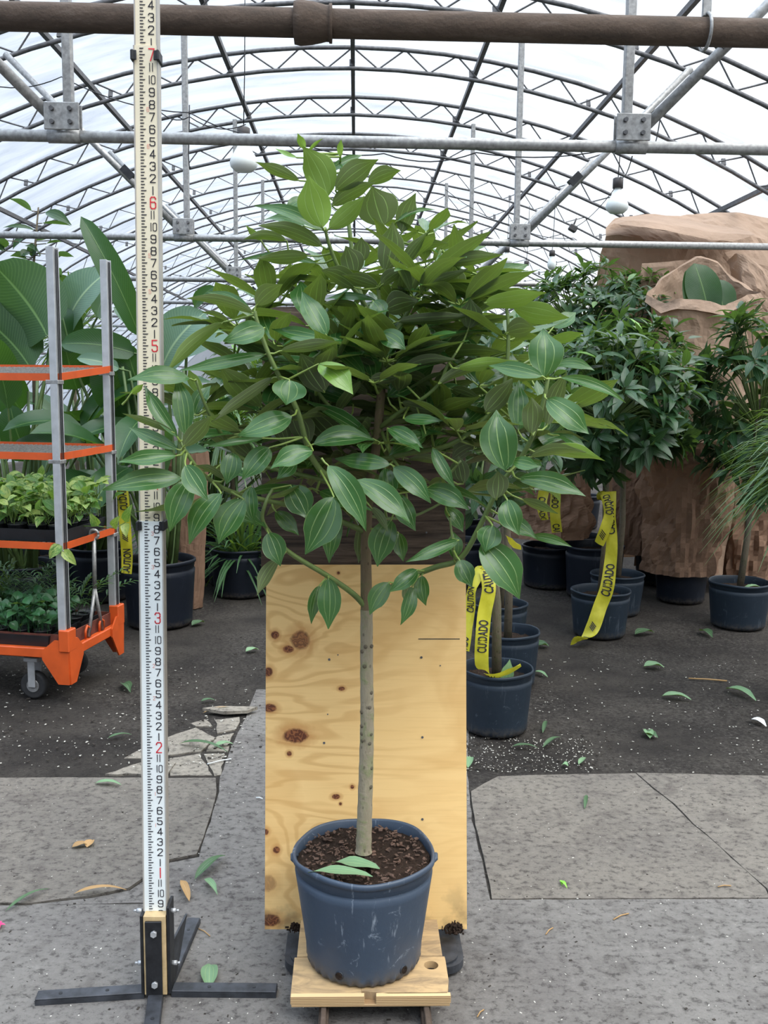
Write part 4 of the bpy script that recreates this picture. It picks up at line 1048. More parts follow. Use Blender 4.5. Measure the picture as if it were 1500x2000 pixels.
# tow bar with ring, standing folded at the right end
mb = MB(); top = P(187, 1048, F0.y+.33*1.0); e1 = K(-.0, SD*.40, .262); e2 = K(-.0, SD*.68, .262); top = V((e1.lerp(e2, .5).x, e1.lerp(e2, .5).y, top.z)) + vs*.01
j = top.lerp(e1.lerp(e2, .5), .52); 
mb.tube([top, j], .010, 10); mb.tube([j, e1], .0085, 8); mb.tube([j, e2], .0085, 8)
mb.tube([top+V((0, 0, .02))+us*(.022*cos(a))*0+V((.021*cos(a), 0, .021*sin(a))) for a in [2*pi*i/16 for i in range(17)]], .0075, 8)
mb.build('tow_bar', M_galv, cart)
mb = MB()
for e in (e1, e2): mb.tube([e+vs*.015, e+vs*.015+V((0, 0, .04)), e-vs*.012+V((0, 0, .055)), e-vs*.028+V((0, 0, .035)), e-vs*.028], .006, 8)
mb.build('tow_bar_bracket', M_orange, cart)
# trays
def tray(u, v, z, lw, dw, label, fill):
    t = thing('plant_tray', label, 'tray of plants', tuple(K(u, v, z)))
    mb = MB(); nx, nyy = 5, 3
    h = .055
    for s in (-1, 1):
        mb.plate([K(u-lw/2, v+s*dw/2, z), K(u+lw/2, v+s*dw/2, z), K(u+lw/2+.01, v+s*(dw/2+.012), z+h), K(u-lw/2-.01, v+s*(dw/2+.012), z+h)], vs*-s, .003)
        mb.plate([K(u+s*lw/2, v-dw/2, z), K(u+s*lw/2, v+dw/2, z), K(u+s*(lw/2+.01), v+dw/2+.012, z+h), K(u+s*(lw/2+.01), v-dw/2-.012, z+h)], us*-s, .003)
    mb.bbox(K(u, v, z+.003), (lw, dw, .005), MC, bv=.001); mb.build('tray', M_trayp, t)
    mb = MB()
    for i in range(nx):
        for k in range(nyy): mb.lathe([(.028, z+.006), (.04, z+.068), (.043, z+.07), (.04, z+.064), (.001, z+.062)], K(u-lw/2+lw*(i+.5)/nx, v-dw/2+dw*(k+.5)/nyy, 0), 14)
    mb.build('cell_pots', M_trayp, t)
    mb = MB(); fill(mb, u, v, z+.06, lw, dw); mb.build('foliage', fill.mat, t)
    return t
rng = random.Random(31)
def pothos(mb, u, v, z, lw, dw):
    for i in range(250):
        b = K(u+rng.uniform(-.5, .5)*lw, v+rng.uniform(-.5, .5)*dw, z+rng.uniform(0, .04)); h = rng.uniform(.03, .15)
        top = b+V((rng.gauss(0, .03), rng.gauss(0, .03), h)); d = V((rng.uniform(-1, 1), rng.uniform(-1, .6), rng.uniform(-.5, .7))).normalized()
        L = rng.uniform(.05, .085); mb.tube([b, top], .0014, 4, cap=False); mb.leaf(top, top+d*L, L*.62, V((rng.uniform(-.5, .5), -.5, 1)), kind=3, nv=5, rnd=rng.random(), arch=.12)
pothos.mat = M_pothos
def rounds(mb, u, v, z, lw, dw):
    for i in range(230):
        b = K(u+rng.uniform(-.5, .5)*lw, v+rng.uniform(-.5, .5)*dw, z); h = rng.uniform(.03, .14)
        top = b+V((rng.gauss(0, .02), rng.gauss(0, .02), h)); d = V((rng.uniform(-1, 1), rng.uniform(-1, .4), rng.uniform(-.4, .3))).normalized()
        L = rng.uniform(.035, .062); mb.tube([b, top], .0013, 4, cap=False); mb.leaf(top, top+d*L, L*.85, V((rng.uniform(-.5, .5), -.6, 1)), kind=3, nv=5, rnd=rng.random(), arch=.12)
rounds.mat = M_dkheart
def ferny(mb, u, v, z, lw, dw):
    for i in range(70):
        b = K(u+rng.uniform(-.5, .5)*lw, v+rng.uniform(-.5, .5)*dw, z); d = V((rng.uniform(-.6, .6), rng.uniform(-.6, .4), 1)).normalized(); L = rng.uniform(.18, .36)
        pr_ = b; 
        for k in range(1, 9):
            t = k/8; p = b+d*L*t+V((d.x*.12*t*t, d.y*.12*t*t, -.10*t*t)); 
            if k > 2:
                ax = (p-pr_).normalized(); sd = ax.cross(V((0, 0, 1))).normalized()
                for s in (-1, 1): e = p+sd*s*.055+ax*.04+V((0, 0, -.008)); mb.leaf(p, e, .010, V((0, 0, 1)), nu=1, nv=3, kind=2, rnd=rng.random())
            mb.tube([pr_, p], .0012, 3, cap=False); pr_ = p
ferny.mat = M_fern
tray(.27, SD*.36, zs3+.012, .50, .30, 'black tray of variegated heart-leaved plants on the third shelf by the post', pothos)
tray(.86, SD*.36, zs3+.012, .50, .30, 'second tray of variegated plants, cut off by the left photo edge', pothos)
tray(.27, SD*.78, zs3+.012, .45, .16, 'rear tray of variegated vines on the third shelf', pothos)
tray(.36, SD*.30, zb0+.02, .52, .27, 'tray of dark round-leaved plants on the trolley base', rounds)
tray(.34, SD*.76, zb0+.02, .52, .20, 'tray of feathery palms behind the round-leaved plants on the trolley base', ferny)
tray(.92, SD*.5, zb0+.02, .40, .45, 'tray of feathery palms at the far left of the trolley base', ferny)
mb = MB(); pts = [K(.02, .2, zs3+.06), K(-.05, .22, zs3+.06), K(-.09, .3, zs3+.04), K(-.12, .36, zs3+.06)]; mb.tube(pts, .002, 5)
for (p, d) in ((pts[1], V((-.02, -.02, .05))), (pts[2], V((.03, -.03, .05))), (pts[3], V((.03, -.02, .07))), (pts[3], V((.01, -.03, -.05)))): mb.leaf(p, p+d*1.3, .045, V((0, -1, .4)), kind=3, rnd=rng.random())
p = K(.0, -.02, zs3+.02); mb.tube([K(.05, .02, zs3+.07), p+V((0, 0, .04)), p-V((0, 0, .02))], .002, 5)
mb.leaf(p-V((0, 0, .01)), p+V((-.05, -.02, -.07)), .055, V((-.3, -1, .2)), kind=3, rnd=.6); mb.leaf(p-V((0, 0, .03)), p+V((.06, -.0, -.10)), .045, V((.3, -1, .2)), kind=3, rnd=.9)
tag(mb.build('trailing_vine', M_pothos), 'variegated vine trailing over the front corner of the third trolley shelf', 'vine')
# ------------------------------------------------------------------ generic potted plants
def post(c, rb_, rt, h, m, seed, t): return pot_parts(t, c, rb_, rt, h, m, seed, .015, .05, 56)[1]
def stemtree(px, pyb, Y, rt, h, top, crx, crz, n, label, mat=None, seed=0, pm=None, tr=.018, lean=(0, 0), L=(.09, .14), group=None, cdy=.9, stem0=.0, trunkpx=None):
    rg = random.Random(seed); base = G(px, pyb, 0); cx_ = P(px, pyb, Y).x; c = V((cx_, Y, .0))
    t = thing('potted_tree', label, 'potted tree', tuple(c), group); zs_ = post(c, rt*.87, rt, h, pm or M_pot2, seed, t)
    b = c+V((0, 0, zs_-.01)); e = V((cx_+lean[0], Y+lean[1], top-crz))
    mb = MB(); mb.tube([b, b.lerp(e, .3)+V((.012, 0, 0)), b.lerp(e, .65)+V((-.01, 0, 0)), e], [tr*1.15, tr, tr*.9, tr*.8], 10); mb.build('trunk', M_barkd, t)
    mb = MB(); mt = MB(); hub = e
    ncl = n//9
    for i in range(ncl):
        a = rg.uniform(0, 2*pi); w_ = rg.uniform(-1, 1); rr = rg.uniform(.45, 1)**.5
        d = V((cos(a)*sqrt(1-w_*w_), sin(a)*sqrt(1-w_*w_), w_)); q = hub+V((d.x*crx*rr, d.y*crx*cdy*rr, d.z*crz*rr))
        mt.tube([hub+V((0, 0, -crz*.3)), hub.lerp(q, .55)+V((0, 0, -.02)), q], [.006, .004, .0025], 5, cap=False)
        out = (d+V((0, 0, .6))).normalized(); x_ = out.orthogonal().normalized(); y_ = out.cross(x_)
        k = rg.randint(7, 11); a0 = rg.uniform(0, 6)
        for j_ in range(k):
            aa = a0+2*pi*j_/k*1.3+rg.uniform(-.3, .3); el = rg.uniform(-.1, .9); dd = (x_*cos(aa)*cos(el)+y_*sin(aa)*cos(el)+out*sin(el)).normalized(); dd.z -= rg.uniform(0, .45); dd.normalize()
            LL = rg.uniform(*L); B = q+dd*.012-out*rg.uniform(0, .06); mb.leaf(B, B+dd*LL, LL*rg.uniform(.28, .38), out+V((0, 0, .3)), nu=1, nv=4, arch=rg.uniform(-.02, .14), cup=.16, rnd=min(1, rg.random()*.75+(.28 if (w_ > .45 and rg.random() < .3) else 0)))
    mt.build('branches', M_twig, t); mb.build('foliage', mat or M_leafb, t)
    return t, c, e
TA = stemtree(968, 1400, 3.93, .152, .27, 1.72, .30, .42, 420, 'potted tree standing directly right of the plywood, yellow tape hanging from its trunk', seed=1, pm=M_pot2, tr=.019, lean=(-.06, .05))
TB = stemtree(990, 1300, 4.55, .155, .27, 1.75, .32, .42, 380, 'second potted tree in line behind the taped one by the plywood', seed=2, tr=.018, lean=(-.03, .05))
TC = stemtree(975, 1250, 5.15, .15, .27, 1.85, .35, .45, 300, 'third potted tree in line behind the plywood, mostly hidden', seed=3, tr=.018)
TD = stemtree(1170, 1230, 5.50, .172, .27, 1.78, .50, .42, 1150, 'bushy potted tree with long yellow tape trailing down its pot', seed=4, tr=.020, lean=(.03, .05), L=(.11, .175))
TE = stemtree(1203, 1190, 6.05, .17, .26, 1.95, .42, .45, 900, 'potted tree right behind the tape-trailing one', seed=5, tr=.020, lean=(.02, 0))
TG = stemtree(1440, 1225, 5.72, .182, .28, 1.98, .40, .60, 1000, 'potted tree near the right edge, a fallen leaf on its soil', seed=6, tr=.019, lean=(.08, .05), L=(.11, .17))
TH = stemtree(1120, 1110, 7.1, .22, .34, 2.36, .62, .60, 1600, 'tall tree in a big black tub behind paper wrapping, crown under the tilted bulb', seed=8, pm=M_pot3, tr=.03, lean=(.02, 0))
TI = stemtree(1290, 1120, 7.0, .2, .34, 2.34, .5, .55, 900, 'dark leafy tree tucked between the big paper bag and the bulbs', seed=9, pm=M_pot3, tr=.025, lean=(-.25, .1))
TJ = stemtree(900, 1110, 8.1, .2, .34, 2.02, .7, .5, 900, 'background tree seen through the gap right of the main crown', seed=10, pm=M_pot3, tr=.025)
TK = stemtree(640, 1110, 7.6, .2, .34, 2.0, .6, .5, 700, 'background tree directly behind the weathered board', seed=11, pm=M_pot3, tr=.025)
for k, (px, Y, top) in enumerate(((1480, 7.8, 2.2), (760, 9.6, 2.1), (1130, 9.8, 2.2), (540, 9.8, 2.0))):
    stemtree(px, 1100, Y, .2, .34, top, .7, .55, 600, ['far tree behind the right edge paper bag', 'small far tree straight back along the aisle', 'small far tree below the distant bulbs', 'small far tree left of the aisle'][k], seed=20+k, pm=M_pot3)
# plants with strap leaves
def strapplant(px, Y, potr, poth, zc, n, L, wd, label, mat, seed, droop=.5, pm=None, name='potted_dracaena', cat='potted plant', stem=True, spread=.0, group=None):
    rg = random.Random(seed); cx_ = P(px, 1000, Y).x; c = V((cx_, Y, 0)); t = thing(name, label, cat, tuple(c), group); zs_ = post(c, potr*.87, potr, poth, pm or M_pot3, seed, t)
    if stem: mb = MB(); mb.tube([c+V((0, 0, zs_-.01)), c+V((.02, 0, (zs_+zc)/2)), c+V((0, 0, zc))], [.02, .017, .014], 9); mb.build('trunk', M_barkd, t)
    mb = MB()
    for i in range(n):
        a = rg.uniform(0, 2*pi); el = rg.uniform(-.35, 1.4); d = V((cos(a)*cos(el), sin(a)*cos(el), sin(el))); b = c+V((rg.uniform(-1, 1)*spread, rg.uniform(-1, 1)*spread, (zc if stem else zs_)+rg.uniform(-.08, .12)*(1 if stem else 0)))
        LL = L*rg.uniform(.7, 1.1); N = V((0, 0, 1)) if abs(d.z) < .9 else V((0, -1, 0)); pv = b; k = 5; sd = d.cross(N).normalized(); pts = []
        for j_ in range(k+1): s = j_/k; pts.append(b+d*LL*s+V((0, 0, -droop*LL*s*s*s)))
        q0_ = len(mb.v)
        for j_, p in enumerate(pts):
            ww = wd*(.5 if j_ == 0 else (1 if j_ < k-1 else (.7 if j_ == k-1 else .08)))
            mb.v += [p-sd*ww/2, p+V((0, 0, -.15*ww)), p+sd*ww/2]
        rn = rg.random()
        for j_ in range(k):
            for s in (0, 1):
                a_ = q0_+j_*3+s; u1, u2 = s/2, (s+1)/2
                mb.face((a_, a_+1, a_+4, a_+3), 0, True, ((u1, j_/k), (u2, j_/k), (u2, (j_+1)/k), (u1, (j_+1)/k)), rn)
    mb.build('foliage', mat, t)
    return t
strapplant(1590, 4.30, .13, .27, 1.08, 640, .52, .011, 'spiky narrow-leaved plant at the right photo edge, thin stripy leaves', M_strap, 41, .45)
strapplant(470, 6.55, .21, .33, .30, 170, .55, .016, 'grassy palm in a black pot between the rod and the plywood', M_fern, 42, .35, stem=False, spread=.08, name='potted_palm')
strapplant(395, 7.6, .2, .33, .30, 200, 1.15, .022, 'tall grassy plant behind the rod, far left of the crown', M_fern, 43, .45, stem=False, spread=.15, name='potted_palm')
strapplant(520, 8.0, .2, .33, 1.3, 260, .7, .022, 'feathery-headed plant on a bare stem left of the main trunk', M_strap, 44, .5)
strapplant(150, 7.4, .2, .33, 1.75, 160, .6, .016, 'spiky tuft rising between the two trolley posts, far back', M_fern, 45, .35)
strapplant(900, 6.9, .2, .33, 1.4, 220, .5, .02, 'bright spiky plant just above the weathered board on the right', M_strap, 46, .4)
strapplant(450, 6.9, .18, .30, 1.05, 330, .5, .02, 'dense green grass-leaved plant filling the gap below the left branches', M_strap, 47, .5)
# bird of paradise plants
def paddleplant(px, Y, potr, poth, leaves, nstem, label, seed, fill=(), m2=M_paddle):
    rg = random.Random(seed); cx_ = P(px, 1000, Y).x; c = V((cx_, Y, 0)); t = thing('potted_bird_of_paradise', label, 'potted plant', tuple(c)); zs_ = post(c, potr*.9, potr, poth, M_pot3, seed, t)
    ms = MB(); mb = MB(); mpale = MB(); b0 = c+V((0, 0, zs_))
    for i in range(nstem):
        a = rg.uniform(0, 6.28); r_ = rg.uniform(.2, .85)*potr*.7; p = b0+V((r_*cos(a), r_*sin(a), -.02)); h = rg.uniform(.7, 1.2); q = p+V((.22*cos(a)*h*.5, .18*sin(a)*h*.5, h)); ms.tube([p, p.lerp(q, .5)+V((.01, 0, 0)), q], [.015, .012, .008], 7)
    for (bx, by, tx, ty, wp, tp_, dy, rn) in leaves:
        B = P(bx, by, Y+dy); T = P(tx, ty, Y+dy+(-.08 if tp_ != 'U' else .08)); wd = wp*mpp(B)
        N = V((rg.uniform(-.3, .3), 1, .5)) if tp_ == 'U' else V((rg.uniform(-.3, .3), -1, .5))
        (mpale if tp_ == 'P' else mb).leaf(B, T, wd, N, arch=.12, cup=.16, wav=.02, nu=4, nv=14, rnd=rn, kind=1, ph=rg.uniform(0, 6))
        a = rg.uniform(0, 6.28); p = b0+V((potr*.4*cos(a), potr*.4*sin(a), -.02)); d = (B-T).normalized(); ms.tube([p, p.lerp(B, .5)+V((0, 0, .03)), B+d*.06, B], [.014, .011, .008, .006], 7, cap=False)
    for (zl_, zh, n, Lr) in fill:
        for i in range(n):
            a = rg.uniform(0, 6.28); B = b0+V((rg.uniform(.1, .5)*cos(a), rg.uniform(.05, .35)*sin(a), rg.uniform(zl_, zh))); d = V((cos(a), sin(a)*.7, rg.uniform(-.5, 1.0))).normalized(); L = rg.uniform(.35, .6)*Lr
            mb.leaf(B, B+d*L, L*.38, V((-cos(a)*.4, -.4, 1)), arch=.12, cup=.18, nu=3, nv=9, rnd=rg.random(), kind=1); ms.tube([b0, b0.lerp(B, .6)+V((0, 0, .05)), B], [.012, .009, .006], 6, cap=False)
    ms.build('stems', M_paddlestem, t); mb.build('foliage', m2, t)
    if mpale.v: mpale.build('pale_leaves', M_pale, t, label='pale bluish ribbed leaves')
    return t
M_paddlestem = plain('paddle_stalk', (.07, .12, .035), .5, 0, .4, 12, .1)
L1 = [(272,655,158,423,52,'T',-.1,.3), (318,715,402,610,105,'P',-.2,.3), (130,640,212,530,92,'P',.25,.3), (262,690,118,672,60,'T',0,.2), (235,800,200,690,90,'T',.1,.0), (285,790,245,670,60,'T',.1,.5), (262,640,222,600,26,'P',.1,.5), (340,690,460,640,70,'P',.2,.1), (225,860,285,780,60,'T',.05,.1), (380,600,420,560,30,'T',.3,.5), (232,720,150,700,30,'P',-.1,.5)]
paddleplant(309, 5.72, .212, .40, L1, 12, 'large-leaved bird of paradise in a big black pot behind the measuring rod', 51, ((.35, .9, 9, .9),))
L2 = [(92,655,-15,515,150,'U',-.1,.35), (60,720,-60,600,120,'U',-.05,.1), (118,600,140,690,70,'T',.2,.1), (40,800,-30,700,80,'T',.2,.4), (150,760,120,650,80,'T',.25,.2), (60,900,20,790,70,'T',.1,.5), (190,620,240,530,50,'P',.35,.2), (180,760,235,660,70,'T',.3,.1)]
paddleplant(40, 5.75, .21, .36, L2, 10, 'broad-leaved bird of paradise looming behind the trolley on the left', 52, ((.3, 1.0, 12, 1.0),))
paddleplant(190, 6.4, .21, .36, [], 10, 'bird of paradise in the shade between the two trolley posts', 53, ((.3, 1.05, 20, 1.0),))
paddleplant(420, 7.1, .21, .36, [], 8, 'shaded bird of paradise seen under the left branches', 55, ((.3, .95, 14, 1.0),))
# climbing plant with oval leaves, top left
rg = random.Random(61); t = thing('potted_rubber_plant', 'spindly oval-leaved plant reaching above the trolley at the top left', 'potted plant', tuple(V((P(60, 700, 6.35).x, 6.35, 0))))
c = V(t.location); zs_ = post(c, .16, .18, .32, M_pot3, 61, t); mb = MB(); mt = MB(); tipp = P(75, 405, 6.35); mid = P(62, 560, 6.35)
mt.tube([c+V((0, 0, zs_)), mid, tipp], [.014, .010, .005], 8)
for (bx, by, tx, ty, wp, f) in ((62,412,18,388,16,'P'),(88,415,140,440,24,'T'),(82,436,140,442,8,'P'),(66,448,5,445,10,'T'),(66,450,35,444,8,'T'),(50,462,25,488,16,'T'),(78,500,48,480,22,'T'),(70,470,92,462,12,'P'),(60,500,72,478,22,'T'),(52,505,20,500,18,'P'),(100,470,110,462,8,'T'),(90,476,122,474,6,'P'),(105,497,145,502,12,'P'),(104,530,122,540,22,'P'),(40,500,60,492,18,'T'),(15,470,-20,490,26,'P'),(10,490,-30,470,20,'T'),(105,540,145,560,18,'P')):
    B = P(bx, by, 6.33+rg.uniform(-.1, .1)); T = P(tx, ty, 6.3+rg.uniform(-.1, .1)); mb.leaf(B, T, wp*mpp(B), V((rg.uniform(-.4, .4), -1 if f == 'T' else .8, .6)), nu=2, nv=7, rnd=.3 if f == 'T' else .9)
    pz = mid.lerp(tipp, min(1, max(0, (B.z-mid.z)/(tipp.z-mid.z)))); mt.tube([pz, B], .003, 4, cap=False)
mt.build('stem', M_barkd, t); mb.build('foliage', M_pale2 if 'M_pale2' in globals() else M_leafb, t)
# ------------------------------------------------------------------ kraft paper wrapping
def sleeve(cx_, Y, zb_, zt_, rx, ry, label, seed, mat, tilt=0., flare=.0, crump=.05, name='paper_sleeve', nz_=26, na=56, thick=.004, close=False, rxt=None, skew=0.):
    mb = MB(); o = V((cx_, Y, 0)); of = V((seed*7.3, seed*3.1, 0))
    def pt(a, f):
        z = zb_+(zt_-zb_)*f; fl = 1+flare*max(0, f-.7)/.3; rr = rx+(rxt-rx)*f if rxt else rx
        n1 = noise.noise(V((cos(a)*2.2, sin(a)*2.2, z*2.5))+of); n2 = noise.noise(V((cos(a)*6, sin(a)*6, z*7))+of); n3 = noise.noise(V((cos(a)*14, sin(a)*14, z*14))+of)
        k = 1+crump*(2.0*n1+1.3*(abs(n2)*2-.5)+.35*(abs(n3)*2-.5))
        x_ = rr*fl*k*cos(a); y_ = ry*fl*k*sin(a)
        return o+V((x_+skew*f, y_, z + tilt*f*f*(sin(a))*ry*2 + .03*n1*f))
    for j_ in range(nz_+1):
        for i in range(na): mb.v.append(pt(2*pi*i/na, j_/nz_))
    for j_ in range(nz_):
        for i in range(na): a = j_*na+i; b = j_*na+(i+1) % na; mb.face((a, b, b+na, a+na), 0, False)
    # folded lip
    base = len(mb.v)
    for j_ in range(3):
        for i in range(na):
            p = pt(2*pi*i/na, 1); mb.v.append(V((p.x+(p.x-o.x)*(.0+.03*j_), p.y+(p.y-o.y)*(.03*j_)-.003, p.z-(.0, .05, .09)[j_]*(1+.6*noise.noise(p*3)))))
    for j_ in range(2):
        for i in range(na): a = base+j_*na+i; b = base+j_*na+(i+1) % na; mb.face((a, b, b+na, a+na), 0, False)
    if close: k = nz_*na; mb.face([k+i for i in range(na)])
    return mb.build(name, mat) if label is None else tag(mb.build(name, mat), label, 'paper wrapping')
def blackpot(px, Y, rt, h, label):
    cx_ = P(px, 1100, Y).x; t = thing('nursery_pot', label, 'plant pot', (cx_, Y, 0)); post(V((cx_, Y, 0)), rt*.9, rt, h, M_pot3, int(px), t); return cx_
xF = blackpot(1332, 6.42, .175, .26, 'black pot under the crumpled brown paper sleeve, right of the aisle')
sleeve(xF-.0, 6.42, .20, 1.05, .25, .22, 'crumpled brown paper sleeve standing in the black pot', 1, M_paperd, crump=.10, rxt=.30)
def resamp(c, n, closed=False):
    c = [V(p) for p in c]; c = c+[c[0]] if closed else c; L = [0]
    for i in range(1, len(c)): L.append(L[-1]+(c[i]-c[i-1]).length)
    out = []
    for k in range(n if closed else n+1):
        s = L[-1]*k/n; i = 0
        while i < len(c)-2 and L[i+1] < s: i += 1
        out.append(c[i].lerp(c[i+1], (s-L[i])/max(1e-6, L[i+1]-L[i])))
    return out
def loft(curves, n, sub_, seed, closed=False, amp=.03, mat=M_paper, label='', name='paper_bag', cat='paper wrapping'):
    cs = [resamp(c, n, closed) for c in curves]; rows_ = []; of = V((seed*5.1, seed*2.7, seed*.9))
    for a, b in zip(cs[:-1], cs[1:]):
        for k in range(sub_): rows_.append([p.lerp(q, k/sub_) for p, q in zip(a, b)])
    rows_.append(cs[-1]); mb = MB(); m = len(rows_[0])
    for ri, r_ in enumerate(rows_):
        for p in r_:
            e = min(1, .35+ri/4)
            d = V((noise.noise(p*2.6+of), noise.noise(p*2.6+of*2+V((7, 0, 0))), noise.noise(p*3+of*3)))*1.6 + V((abs(noise.noise(p*6+of)), abs(noise.noise(p*7+of*2))*1.6-.4, abs(noise.noise(p*6.5+of*3))))*.9 + V((0, abs(noise.noise(p*15+of))-.2, 0))*.5
            mb.v.append(p+V((d.x, d.y, d.z*.6))*amp*e)
    for j_ in range(len(rows_)-1):
        for i in range(m if closed else m-1): a = j_*m+i; b = j_*m+(i+1) % m; mb.face((a, a+m, b+m, b), 0, False)
    return tag(mb.build(name, mat), label, cat)
def PL(pts): return [P(x_, y_, Y_) for x_, y_, Y_ in pts]
loft([PL([(1258,590,6.66),(1288,612,6.48),(1315,603,6.40),(1360,606,6.36),(1412,616,6.38),(1442,600,6.44),(1492,584,6.70),(1460,558,6.9),(1422,536,7.02),(1398,508,7.06),(1362,499,7.06),(1330,518,7.04),(1288,546,6.92)]),
      PL([(1262,578,6.68),(1290,595,6.52),(1315,585,6.45),(1360,588,6.42),(1412,597,6.45),(1440,582,6.5),(1487,570,6.72),(1455,562,6.85),(1420,540,6.98),(1398,512,7.02),(1362,503,7.02),(1330,522,7.0),(1292,548,6.88)]),
      PL([(1268,600,6.68),(1290,612,6.50),(1320,606,6.42),(1360,610,6.38),(1412,620,6.42),(1440,610,6.5),(1490,600,6.72),(1455,600,6.87),(1420,590,7.0),(1398,580,7.05),(1362,575,7.05),(1330,580,7.03),(1292,590,6.88)]),
      PL([(1262,720,6.7),(1295,740,6.5),(1320,745,6.42),(1360,750,6.4),(1410,750,6.42),(1440,740,6.5),(1485,730,6.72),(1455,720,6.9),(1420,720,7.0),(1398,720,7.05),(1362,720,7.05),(1330,720,7.03),(1292,720,6.9)]),
      PL([(1290,880,6.7),(1305,890,6.55),(1330,900,6.5),(1360,900,6.48),(1400,900,6.5),(1430,890,6.55),(1450,885,6.72),(1435,880,6.85),(1410,880,6.95),(1390,880,7.0),(1362,880,7.0),(1335,880,6.98),(1310,880,6.85)]),
      [V((P(1368, 900, 6.78).x+.2*cos(a), 6.78+.16*sin(a), .12)) for a in [pi+2*pi*i/20 for i in range(20)]]],
     64, 9, 2, True, .028, M_paper, 'big open brown paper bag with a dark leaf showing inside its mouth')
loft([PL([(1253,515,7.12),(1300,512,7.1),(1352,507,7.12),(1400,520,7.2)]), PL([(1247,600,7.08),(1300,600,7.06),(1352,600,7.12),(1400,600,7.2)]), PL([(1236,650,7.0),(1290,660,7.0),(1340,670,7.1),(1400,680,7.2)]), PL([(1215,760,7.0),(1280,770,7.0),(1340,770,7.1),(1400,780,7.2)]), PL([(1240,1105,7.0),(1290,1105,7.0),(1340,1105,7.1),(1400,1105,7.2)])],
     26, 9, 5, False, .022, M_paper, 'flat brown paper panel behind the left side of the open bag', 'paper_sheet')
loft([PL([(1420,512,7.25),(1432,496,7.1),(1450,500,7.05),(1500,528,7.0),(1560,560,7.05)]), PL([(1422,530,7.2),(1440,545,7.0),(1470,560,6.95),(1510,575,6.92),(1570,600,7.0)]), PL([(1430,570,7.15),(1450,600,6.95),(1480,620,6.9),(1515,630,6.88),(1570,650,7.0)]), PL([(1430,760,7.15),(1450,780,6.95),(1480,780,6.92),(1515,780,6.9),(1570,780,7.0)]), PL([(1440,1105,7.15),(1460,1115,6.95),(1490,1115,6.92),(1515,1115,6.9),(1560,1115,7.0)])],
     30, 9, 4, False, .035, M_paper, 'torn brown paper bag at the right photo edge beside the open bag')
loft([PL([(1186,444,7.6),(1200,427,7.75),(1260,420,7.9),(1330,421,8.0),(1345,418,8.05),(1440,414,8.1),(1500,426,8.1),(1560,436,8.1)]), PL([(1182,462,7.5),(1210,462,7.5),(1270,470,7.5),(1330,475,7.55),(1380,470,7.6),(1440,460,7.7),(1500,470,7.8),(1560,480,7.9)]),
      PL([(1168,520,7.55),(1210,530,7.52),(1270,545,7.5),(1330,550,7.5),(1380,550,7.5),(1440,550,7.55),(1500,550,7.6),(1560,560,7.7)]), PL([(1160,720,7.6),(1210,730,7.55),(1270,745,7.5),(1330,750,7.5),(1380,750,7.5),(1440,750,7.55),(1500,750,7.6),(1560,760,7.7)]), PL([(1190,1085,7.6),(1220,1088,7.55),(1270,1090,7.5),(1330,1090,7.5),(1380,1090,7.5),(1440,1090,7.55),(1500,1090,7.6),(1550,1085,7.7)])],
     46, 8, 7, False, .035, M_paper, 'high brown paper bundle folded over at the top, above the open bag', 'paper_bundle')
loft([PL([(1192,436,7.45),(1215,424,7.6),(1265,420,7.7),(1320,426,7.7),(1400,440,7.6),(1465,452,7.4)]), PL([(1198,438,7.3),(1220,432,7.3),(1265,434,7.25),(1320,442,7.25),(1400,455,7.22),(1472,458,7.2)]),
      PL([(1206,441,7.28),(1225,441,7.22),(1265,446,7.16),(1320,455,7.14),(1395,470,7.14),(1428,474,7.15)]), PL([(1206,441,7.34),(1225,441,7.32),(1265,446,7.32),(1320,454,7.34),(1395,468,7.34),(1428,472,7.34)])],
     36, 4, 8, False, .012, M_paper, 'long folded brown paper flap lying across the high bundle', 'paper_flap')
mb = MB(); 
for (bx, by, tx, ty, wp) in ((1385,615,1356,514,72), (1350,610,1345,524,34), (1415,612,1395,545,62)):
    B = P(bx, by, 6.76); T = P(tx, ty, 6.84); mb.leaf(B, T, wp*mpp(B), V((0, -1, .3)), arch=.05, cup=.05, nu=3, nv=10, kind=1, rnd=.1)
mb.tube([P(1385, 615, 6.76), V((P(1380, 900, 6.8).x, 6.8, .9))], .012, 6)
tag(mb.build('broad_leaf_plant', M_paddle), 'dark broad leaf wrapped inside the big paper bag', 'plant')
sleeve(P(1245, 1000, 6.9).x, 6.9, .25, 1.05, .17, .16, 'narrow crinkled brown paper sleeve left of the black paper-filled pot', 5, M_paperd, crump=.09)
sleeve(P(1075, 1010, 6.75).x, 6.75, .38, .85, .26, .2, 'slumped brown paper around a black tub behind the hanging yellow tape', 6, M_paperd, crump=.12)
sleeve(P(1470, 1010, 6.85).x, 6.85, .05, 1.0, .26, .2, 'crumpled brown paper behind the right edge potted tree', 7, M_paperd, crump=.11)
sleeve(P(372, 1000, 6.2).x, 6.15, .0, 1.0, .075, .07, 'slim brown paper-wrapped plant directly right of the measuring rod', 8, M_paperd, crump=.06, rxt=.13)
mb = MB(); bpx = (P(1060, 1080, 6.2).x, 6.3)
blackpot(1075, 6.9, .21, .30, 'black tub behind the taped trees, half hidden by paper')
blackpot(1160, 6.55, .20, .36, 'large black tub behind the tape-trailing tree')
